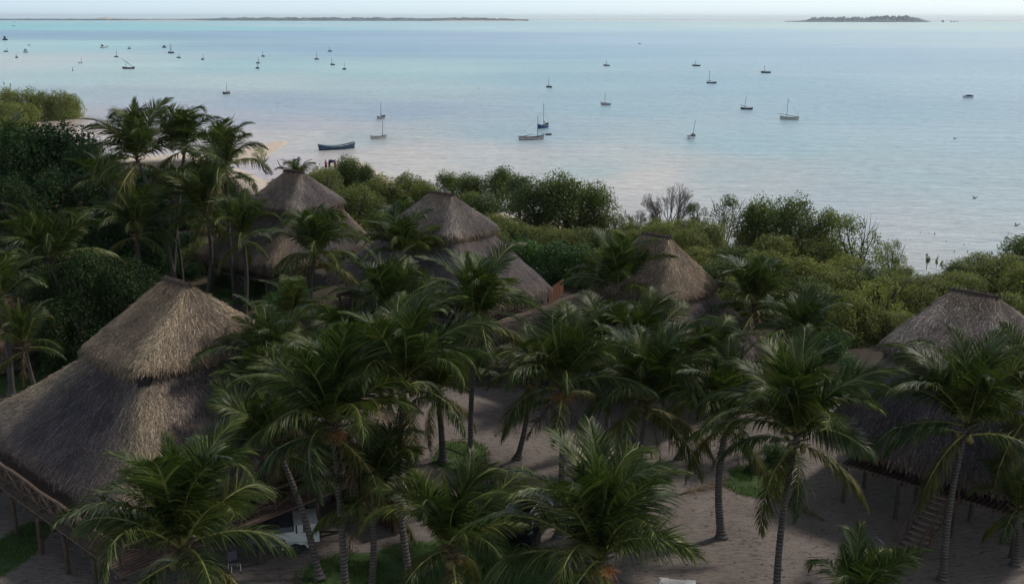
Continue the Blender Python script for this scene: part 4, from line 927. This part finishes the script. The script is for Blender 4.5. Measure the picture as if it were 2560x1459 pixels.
# mangrove seedlings standing in the shallows
SG='mangrove seedlings standing in the shallow water at right'
TK=limb_mesh('stem',310,3,M['bark'],h=.9,spread=.25,r0=.05,sub=1)
def seedling(u,v,hpx,wpx,label,group=SG):
    b=P(u,v,0); s=slant(b)/CF; t=thing('mangrove_seedling',label,'seedling',(b.x,b.y,-.05),u*.7,group)
    k=link('foliage',CR['t'][int(u)%2],t,(0,0,hpx*s*.2)); k.scale=(wpx/2*s,wpx/2*s,hpx*s*.85); k=link('stem',TK,t); k.scale=(wpx/2*s,wpx/2*s,hpx*s*.85)
seedling(2316,672,38,22,'tallest leafy seedling in the gap of water, left of the pair'); seedling(2340,668,26,16,'left seedling of the close pair in the water'); seedling(2353,672,22,16,'right seedling of the close pair in the water')
sdl=[(2336,590,12,5),(2400,662,9,8),(2418,632,9,6),(2478,640,14,9),(2412,644,6,5),(2386,630,7,5),(2455,645,6,4),(2275,600,5,4),(2230,602,6,5),(2300,582,5,4),(2322,582,4,4),(2365,602,4,4),(2288,615,4,3),(2270,640,4,3),(2345,640,5,4),(2410,612,6,4),(2420,645,8,5),(1563,540,18,5),(1560,562,16,6),(2292,690,8,8),(2320,690,7,7),(2265,688,8,8),(2220,600,6,4)]
SD=ranked(sdl,[(0,2000,'left of the bare grey tree'),(2000,2330,'left of the tallest seedling'),(2330,2600,'right of the tallest seedling')],'tiny shoot in the water, %s from left, %s')
for k,(u,v,h,w_) in enumerate(sdl):
    seedling(u,v,h,w_,SD[k])
for u,v,h,w_,lb in [(10,220,12,5,'tiny far shoot in the water above the green point, left one'),(26,222,10,6,'tiny far shoot in the water above the green point, right one'),(216,283,9,4,'tiny shoot in the water right of the green point tip')]: seedling(u,v,h,w_,lb,'tiny far shoots by the green point')

# ------------------------------------------------------------------ boats
def boat(label,u,v,wpx,head,hull,mast=None,spar=None,trim='cream',beam=.3,hgt=.12,aft=None,name='sailing_dhow',cabin=None,mast2=None,sheer=.5,group='boats moored in the bay'):
    """head: bow direction in degrees from +X; wpx: visible hull width; mast: (u,v) of its top; spar: list of two pixel ends"""
    b=P(u,v,.0); s=slant(b)/CF; hd=R(head); Lb=wpx*s/max(.35,abs(math.cos(hd))+.28*abs(math.sin(hd))*.0+.12*abs(math.sin(hd)))
    t=thing(name,label,'boat',(b.x,b.y,0),hd,group); H=max(.45,Lb*hgt); W=Lb*beam/2
    ns=14; V=[];F=[];mi=[]; prof=[(1.0,1.0),(.93,.55),(.75,.12),(.4,-.15),(0,-.25)]
    def sec(q):  # q -1..1
        w_=W*(1-abs(q)**2.6)**.8 if q>0 else W*(1-.55*abs(q)**3); zz=H*(1+sheer*(q**2)+.25*sheer*max(0,q)**3)
        return max(w_,.02),zz
    for i in range(ns+1):
        q=-1+2*i/ns; w_,zz=sec(q)
        row=[]
        for a_,c_ in prof: row.append((q*Lb/2*(1+.05*c_),-w_*a_,zz*c_ if c_>0 else H*c_))
        for a_,c_ in prof[-2::-1]: row.append((q*Lb/2*(1+.05*c_),w_*a_,zz*c_ if c_>0 else H*c_))
        V+=row
    k=9
    for i in range(ns):
        for j in range(k-1): F.append((i*k+j,(i+1)*k+j,(i+1)*k+j+1,i*k+j+1)); mi.append(0 if j in(0,7) else 1 if j in(1,6) and False else 0)
    F.append(tuple(range(k))); mi.append(0)
    # inside shell
    n0=len(V)
    for i in range(ns+1):
        q=-.96+1.92*i/ns; w_,zz=sec(q); 
        V+= [(q*Lb/2,-w_*.88,zz*.97),(q*Lb/2,-w_*.6,zz*.35),(q*Lb/2,w_*.6,zz*.35),(q*Lb/2,w_*.88,zz*.97)]
    for i in range(ns):
        for j in range(3): F.append((n0+i*4+j,n0+i*4+j+1,n0+(i+1)*4+j+1,n0+(i+1)*4+j)); mi.append(1)
    mesh('hull',V,F,[M[hull],M['inner']],t,mi,True)
    mb=MB()
    for sg in (-1,1):
        pts=[]
        for i in range(ns+1): q=-1+2*i/ns; w_,zz=sec(q); pts.append((q*Lb/2*1.05,sg*w_,zz))
        mb.tube(pts,max(.035,Lb*.008),5)
    w_,zz=sec(-1); mb.beam((-Lb/2*1.05,-w_,zz),(-Lb/2*1.05,w_,zz),.08,.08)
    mb.build('gunwale',M[trim],t)
    for q in (-.6,-.2,.25,.6):
        w_,zz=sec(q); mb=MB(); mb.box((q*Lb/2,0,zz*.78),(Lb*.022,w_*.93,.03)); mb.build('thwart',M['mast' if hull!='steelblue' else 'cream'],t)
    inv=Matrix.Rotation(-hd,4,'Z')
    foot=None
    if mast:
        for kk,mt in enumerate([mast]+([mast2] if mast2 else [])):
            top=inv@(PD(mt[0],mt[1],b.y)-Vector((b.x,b.y,0))); fu=mt[2] if len(mt)>2 else mt[0]
            foot=inv@(PD(fu,v,b.y)-Vector((b.x,b.y,0))); foot=Vector((foot.x,0 if abs(math.cos(hd))>.5 else foot.y*.3,.1)); top.y=foot.y if abs(math.cos(hd))>.5 else top.y
            top=Vector((top.x,top.y,top.z)); rr=max(.05,.45*s); mb=MB(); mb.tube([foot,(foot+top)/2,top],[rr*1.2,rr,rr*.6],6); mb.build('mast',M['bluehull' if hull=='bluehull' else 'mast'],t)
        if mast2 is None and Lb>3.5:
            mb=MB(); w2,z2=sec(.95); mb.tube([top*.97+foot*.03,Vector((Lb*.48,0,z2))],.012,4); mb.tube([top*.97+foot*.03,Vector((-Lb*.48,0,z2))],.012,4); mb.build('stay',M['mast'],t)
    if spar:
        z0_=H*1.5; e=[]
        for (su,sv_) in spar: 
            q=inv@(PD(su,sv_,b.y)-Vector((b.x,b.y,0))); e.append(Vector((q.x,q.y*.2,max(z0_*.8,q.z))))
        mb=MB(); m_=(e[0]+e[1])/2; rr=max(.06,.5*s); mb.tube([e[0],m_,e[1]],[rr*.5,rr*1.3,rr*.6],6); mb.build('yard_with_furled_sail',M['darkhull'],t)
    if aft:
        q=inv@(PD(aft[0],aft[1],b.y)-Vector((b.x,b.y,0))); mb=MB(); mb.box((q.x,q.y*.3,q.z),(.65,.12,.2)); mb.tube([(q.x-1.4,q.y*.3,q.z+.1),(q.x,q.y*.3,q.z)],.06,5); mb.build('rudder',M['darkhull'],t)
    if cabin:
        mb=MB(); mb.box((-.05*Lb,0,H*1.25+cabin*.4),(Lb*.2,W*.75,cabin*.5)); mb.box((-.05*Lb,0,H*1.25+cabin*.93),(Lb*.26,W*.85,.05)); mb.build('cabin',M[trim],t)
        mb=MB(); mb.box((-.05*Lb,0,H*1.25+cabin*.5),(Lb*.203,W*.76,cabin*.2)); mb.build('window',M['glass'],t)
    return t
boat('large open steel-blue boat moored nearest the beach, no mast',842,374,84,28,'steelblue',trim='lightblue',beam=.26,hgt=.1,sheer=.75,name='open_boat')
boat('pink-white dhow with a long yard and dark rudder, left below the bright blue dhow',1328,349,62,17,'pinkhull',(1345,290),[(1296,348),(1332,336)],trim='mast',aft=(1374,337),hgt=.1)
boat('bright blue dhow moored behind the pink-white dhow',1358,320,29,55,'bluehull',(1359,258),[(1358,300),(1372,312)],trim='lightblue',hgt=.17,beam=.38)
boat('cream dhow pointing away to the right of the large steel-blue boat',946,347,38,22,'cream',(957,303,957),None,trim='mast',hgt=.12)
boat('small pinkish dhow seen end-on behind the cream dhow',953,297,17,60,'pinkhull',(950,256),[(945,285),(960,290)],trim='mast',hgt=.16,beam=.45)
boat('lone small dark dhow left of centre off the palm cluster',566,236,13,60,'darkhull',(566,207),[(560,232),(571,230)],trim='cream',hgt=.17,beam=.45)
boat('white dhow with leaning mast, nearest boat right of centre',1728,346,22,62,'white',(1738,299,1733),[(1722,338),(1742,331)],trim='mast',hgt=.16,beam=.42)
boat('small dhow above the bright blue dhow',1372,219,14,-25,'darkhull',(1371,193),[(1366,213),(1376,216)],trim='cream',hgt=.16,beam=.4)
boat('dhow with a long yard to its left, moored right of the small dhow',1514,263,24,-18,'pinkhull',(1512,229,1511),[(1496,255),(1528,262)],trim='darkhull')
boat('dark dhow with raked mast, left neighbour of the larger right-hand dhow',1866,273,27,-22,'darkhull',(1865,239,1860),[(1848,261),(1872,270)],trim='cream')
boat('largest dhow on the right, pale hull with yard reaching left',1973,298,42,-20,'cream',(1970,246,1965),[(1941,283),(1998,296)],trim='mast')
boat('dark dhow right of the upper middle, tall straight mast',1778,208,23,-18,'darkhull',(1773,176,1772),[(1766,200),(1788,206)],trim='cream')
boat('far dhow at upper right of centre, mast slightly raked',1740,165,19,-14,'darkhull',(1739,149,1737),[(1728,160),(1748,163)],trim='cream')
boat('far dhow above the middle, short mast',1516,165,15,-12,'darkhull',(1515,151),[(1507,161),(1522,164)],trim='cream')
boat('far dhow at upper right with a yard reaching far left',1914,182,22,-8,'darkhull',(1911,163),[(1897,177),(1926,181)],trim='darkhull')
boat('dark dhow with a huge slanting yard at upper left',321,174,27,2,'darkhull',(314,158),[(302,147),(332,170)],trim='darkhull')
boat('two-masted dark dhow in the upper left group',427,135,15,-20,'darkhull',(424,110),None,trim='darkhull',mast2=(427,112),hgt=.18)
boat('mastless dark launch left of the two-masted dhow',410,121,10,-8,'darkhull',None,None,trim='darkhull',hgt=.16,cabin=1.2,name='motor_launch')
for u,v,wd,mu,mv,lb in [(446,147,9,447,136,'tiny dhow just below right of the two-masted dhow'),(506,151,7,507,137,'tiny lone dhow right of the two-masted dhow'),(322,124,7,322,115,'tiny dhow above the slanting-yard dhow'),(290,145,9,290,128,'tiny dhow left above the slanting-yard dhow'),(41,147,7,40,137,'tiny dhow below the white launch at far left'),(14,132,9,16,122,'tiny pale dhow at far left near the edge'),(644,160,8,645,144,'upper dhow of the stacked pair left of centre'),(643,173,9,643,159,'lower dhow of the stacked pair left of centre'),(657,143,8,656,130,'tiny dhow right above the stacked pair'),(791,150,11,790,131,'left dhow of the four in a loose group left of centre'),(824,130,10,823,118,'top dhow of the four in a loose group left of centre'),(831,164,11,828,145,'lower middle dhow of the four in a loose group left of centre'),(860,175,9,860,158,'lowest right dhow of the four in a loose group left of centre')]:
    boat(lb,u,v,wd,-15 if u%2 else 12,'darkhull',(mu,mv),[(u-wd*.5,v-4),(u+wd*.4,v-1)],trim='darkhull',hgt=.16,beam=.34)
boat('small white dhow left of the slanting-yard dhow',200,160,10,8,'white',(202,147),None,trim='cream',hgt=.14)
boat('white motor launch with dark awning near the upper left group',256,122,12,10,'white',None,None,trim='white',hgt=.16,cabin=2.2,name='motor_launch')
boat('small dark skiff touching the white launch at upper left',266,120,6,0,'darkhull',None,None,trim='darkhull',hgt=.12,name='skiff')
boat('white cabin launch at far left of the bay',64,134,12,-15,'white',None,None,trim='white',hgt=.2,cabin=1.8,name='motor_launch')
boat('tiny dark skiff right of the far left barge',72,116,6,0,'darkhull',None,None,trim='darkhull',hgt=.18,name='skiff')
boat('dark square-sided barge at the far left edge',12,103,10,5,'darkhull',None,None,trim='darkhull',hgt=.3,cabin=2.5,name='barge',sheer=.1)
boat('grey and white speedboat alone at the right',2419,243,25,-172,'white',None,None,trim='darkhull',hgt=.14,cabin=.3,name='speedboat')
boat('very distant speck of a skiff above the middle right',1598,110,6,0,'darkhull',None,None,trim='darkhull',hgt=.2,name='skiff')
boat('pale boat drawn up on the beach at the left behind the dark trees',205,356,56,4,'white',None,None,trim='mast',hgt=.09,beam=.26,name='beached_boat')
boat('small blue and white boat pulled onto the sand beside the people',826,432,22,5,'lightblue',None,None,trim='white',hgt=.1,beam=.3,name='rowing_boat')
o=MB(); o.lathe([(1.2,-.3),(1.2,.6),(.9,.8),(.3,3),(.2,4.6),(.4,4.8)],10); b=P(1247,55,0); o=o.build('channel_buoy',M['darkhull'],loc=b); tag(o,'dark channel buoy near the horizon above the middle','buoy')
b=P(181,179,0); mb=MB(); mb.lathe([(.3,-.1),(.32,.3),(.12,.5),(.06,1.6)],8); mb.tube([(0,0,1.5),(-.25,0,2.1)],.05,5); o=mb.build('marker_buoy',M['darkhull'],loc=b); tag(o,'dark stick marker in the water left of the slanting-yard dhow','buoy')
# birds
def bird(label,u,v,z,span,mat):
    b=P(u,v,z); t=thing('bird',label,'bird',b,.6); mb=MB()
    mb.tube([(-.5,0,0),(-.25,0,.02),(.1,0,.0),(.38,0,.05),(.5,0,.04)],[.02,.08,.1,.05,.01],7)
    for s_ in (-1,1): mb.add([(.15,s_*.06,.04),(.2,s_*span*.4,.28),(-.02,s_*span*.42,.27),(-.12,s_*.06,.03),(-.05,s_*span,.1)],[(0,1,2,3) if s_>0 else (3,2,1,0),(1,4,2) if s_>0 else (2,4,1)])
    mb.build('body',mat,t)
bird('white egret flying low over the water at centre',1195,222,1.2,.8,M['white']); bird('dark bird flying over the water at right',2386,346,3,.8,M['darkhull']); bird('dark bird over the water above the right seedlings',2436,494,3,.6,M['darkhull']); bird('dark bird close to the right edge over the water',2541,562,2.5,.6,M['darkhull'])
# breaking wave crests at far left
for k,(u,v,wd) in enumerate([(35,57,10),(33,67,14),(133,51,7)]):
    b=P(u,v,0); s=slant(b)/CF; mb=MB(); w_=wd*s/2; mb.tube([(-w_,0,-.3),(-w_*.4,2,.3),(w_*.3,-1,.4),(w_,0,-.3)],[.3,1.6,1.8,.3],7); o=mb.build('wave_crest',M['white'],loc=b); tag(o,kind='stuff'); o['label']='white breaking wave crest far out at the left'; o['category']='wave'

# ------------------------------------------------------------------ people
def person(label,u,v,facing,shirt,shorts,arms='down',z=.2,lean=0):
    b=P(u,v,z); b.z=max(0,gz(b.x,b.y)); t=thing('person',label,'person',b,facing)
    J=[(0,0,.98),(0,0,1.15),(0,0,1.38),(0,0,1.5),(0,.01,1.6),(0,.01,1.72)]; Rd=[.13,.12,.15,.055,.085,.07]
    V=list(J);E_=[(i,i+1) for i in range(5)];RD=list(Rd)
    for s_ in (-1,1):
        n0=len(V); V+= [(s_*.1,0,.9),(s_*.11,.02*s_,.5),(s_*.11,0,.08),(s_*.11,.12,.03)]; RD+=[.085,.058,.038,.035]; E_+=[(0,n0),(n0,n0+1),(n0+1,n0+2),(n0+2,n0+3)]
        n0=len(V)
        if arms=='up' : a=[(s_*.19,0,1.4),(s_*.3,.15,1.25),(s_*.22,.36,1.32),(s_*.2,.44,1.34)]
        elif arms=='bend': a=[(s_*.19,0,1.38),(s_*.24,.12,1.14),(s_*.16,.34,1.08),(s_*.15,.42,1.06)]
        else: a=[(s_*.19,0,1.4),(s_*.24,0,1.12),(s_*.26,.06,.87),(s_*.26,.08,.78)]
        V+=a; RD+=[.055,.042,.03,.03]; E_+=[(2,n0),(n0,n0+1),(n0+1,n0+2),(n0+2,n0+3)]
        h_=Vector(a[3]); dv=(Vector(a[3])-Vector(a[2])).normalized()
        for f in range(4): V.append(tuple(h_+dv*(.07+.01*(f%2))+Vector(((f-1.5)*.022,0,0)))); RD.append(.01); E_.append((n0+3,len(V)-1))
        V.append(tuple(h_+dv*.02+Vector((-s_*.05,.01,0)))); RD.append(.011); E_.append((n0+3,len(V)-1))
    me=bpy.data.meshes.new('body'); me.from_pydata(V,E_,[]); me.materials.append(M['skin']); o=link('body',me,t)
    md=o.modifiers.new('s','SKIN'); 
    for sv_,r in zip(me.skin_vertices[0].data,RD): sv_.radius=(r,r)
    me.skin_vertices[0].data[0].use_root=True
    o.modifiers.new('d','SUBSURF').levels=1; o.modifiers['d'].render_levels=1
    mb=MB(); mb.lathe([(.17,.92),(.165,1.05),(.17,1.2),(.2,1.36),(.17,1.44),(.08,1.48)],12); mb.build('shirt',M[shirt],t,smooth=True)
    mb=MB(); mb.lathe([(.17,1.0),(.18,.9),(.17,.82)],12)
    for s_ in (-1,1): mb.lathe([(.11,.88),(.105,.7),(.11,.55)],10,(s_*.1,0,0))
    mb.build('shorts',M[shorts],t,smooth=True)
    mb=MB(); mb.lathe([(.085,1.66),(.1,1.72),(.095,1.79),(.05,1.83),(.01,1.835)],10); mb.build('hair',M['hair'],t,smooth=True)
    mb=MB(); mb.box((0,.09,1.655),(.012,.02,.022)); mb.box((0,.088,1.61),(.025,.006,.006)); 
    for s_ in (-1,1): mb.box((s_*.032,.085,1.685),(.012,.006,.008)); mb.box((s_*.088,0,1.66),(.01,.02,.028))
    mb.build('face',M['skin'],t)
    o.parent=t; return t
person('person in a red top standing at the left of the group on the beach',815,430,.3,'red','navy','bend')
person('person in dark clothes carrying a dark load in the middle of the beach group',824,430,-.2,'navy','navy','up')
person('person in an orange-red top standing at the right of the beach group',838,430,1.2,'red','navy','bend')
person('person in dark clothes standing beside the pale beached boat at far left',222,352,0.,'navy','red','down')
b=P(826,430,.2); mb=MB(); mb.lathe([(.1,-.1),(.35,-.05),(.42,.15),(.3,.35),(.05,.42)],10); mb.box((.3,0,.2),(.35,.25,.12),Matrix.Rotation(.3,3,'Y')); o=mb.build('net_bundle',M['navy'],loc=(b.x+.2,b.y-.35,gz(b.x,b.y)+1.45)); tag(o,'dark bundled load held by the middle person of the beach group','bundle')

# ------------------------------------------------------------------ ground cover
rg=np.random.RandomState(77); n0=26000
xs=[];ys=[]
for cx,cy,rx,ry in GS:
    m_=int(2600*min(4,rx*ry/8+.4)); a=rg.rand(m_)*6.283; r_=np.sqrt(rg.rand(m_))*1.1; xs.append(cx+rx*r_*np.cos(a)); ys.append(cy+ry*r_*np.sin(a))
xs=np.concatenate(xs);ys=np.concatenate(ys); keep=vnoise(xs,ys,.8,3)>.28; xs,ys=xs[keep],ys[keep]; n0=len(xs); zs=ground_h(xs,ys)
a=rg.rand(n0)*6.283; h=.07+.1*rg.rand(n0); dx=np.cos(a);dy=np.sin(a); w_=.02; b0=np.stack([xs-dy*w_,ys+dx*w_,zs-.02],1); b1=np.stack([xs+dy*w_,ys-dx*w_,zs-.02],1); tp_=np.stack([xs+dx*h*.5,ys+dy*h*.5,zs+h],1)
o=mesh('grass',np.stack([b0,b1,tp_],1).reshape(-1,3),np.arange(n0*3).reshape(-1,3),leafmat('grass_blade',(.04,.09,.02),(.09,.17,.04),(.18,.18,.07),.7,.2,.2,0)); tag(o,'short patchy green grass growing between the palms','grass',kind='stuff')
# dry leaf litter strewn over the sand
n0=9000; xs=rg.uniform(-22,34,n0); ys=rg.uniform(30,72,n0); zs=ground_h(xs,ys)+.015; a=rg.rand(n0)*6.283; l=.03+.08*rg.rand(n0)**2; w_=l*.35
dx,dy=np.cos(a),np.sin(a); V=np.stack([np.stack([xs-dx*l,ys-dy*l,zs],1),np.stack([xs+dy*w_,ys-dx*w_,zs+.02],1),np.stack([xs+dx*l,ys+dy*l,zs+.01],1),np.stack([xs-dy*w_,ys+dx*w_,zs+.02],1)],1)
o=mesh('leaf_litter',V.reshape(-1,3),np.arange(n0*4).reshape(-1,4),flat('dry_leaf',(.06,.04,.03),.9,.5,8,bmp=0)); tag(o,'dry brown leaf litter and husk bits strewn over the sand yard','leaf litter',kind='stuff')

# ------------------------------------------------------------------ air over the bay
mb=MB(); mb.box((0,10000,28.),(21000,11500,34.)); m=bpy.data.materials.new('haze_air'); m.use_nodes=True; n=m.node_tree.nodes; n.clear()
pv=n.new('ShaderNodeVolumePrincipled'); pv.inputs['Color'].default_value=(.85,.93,1,1); pv.inputs['Density'].default_value=3.5e-5; pv.inputs['Anisotropy'].default_value=.2
mo=n.new('ShaderNodeOutputMaterial'); m.node_tree.links.new(pv.outputs[0],mo.inputs['Volume'])
o=mb.build('haze',m); tag(o,kind='stuff'); o['label']='thin pale sea air over the bay'; o['category']='haze'
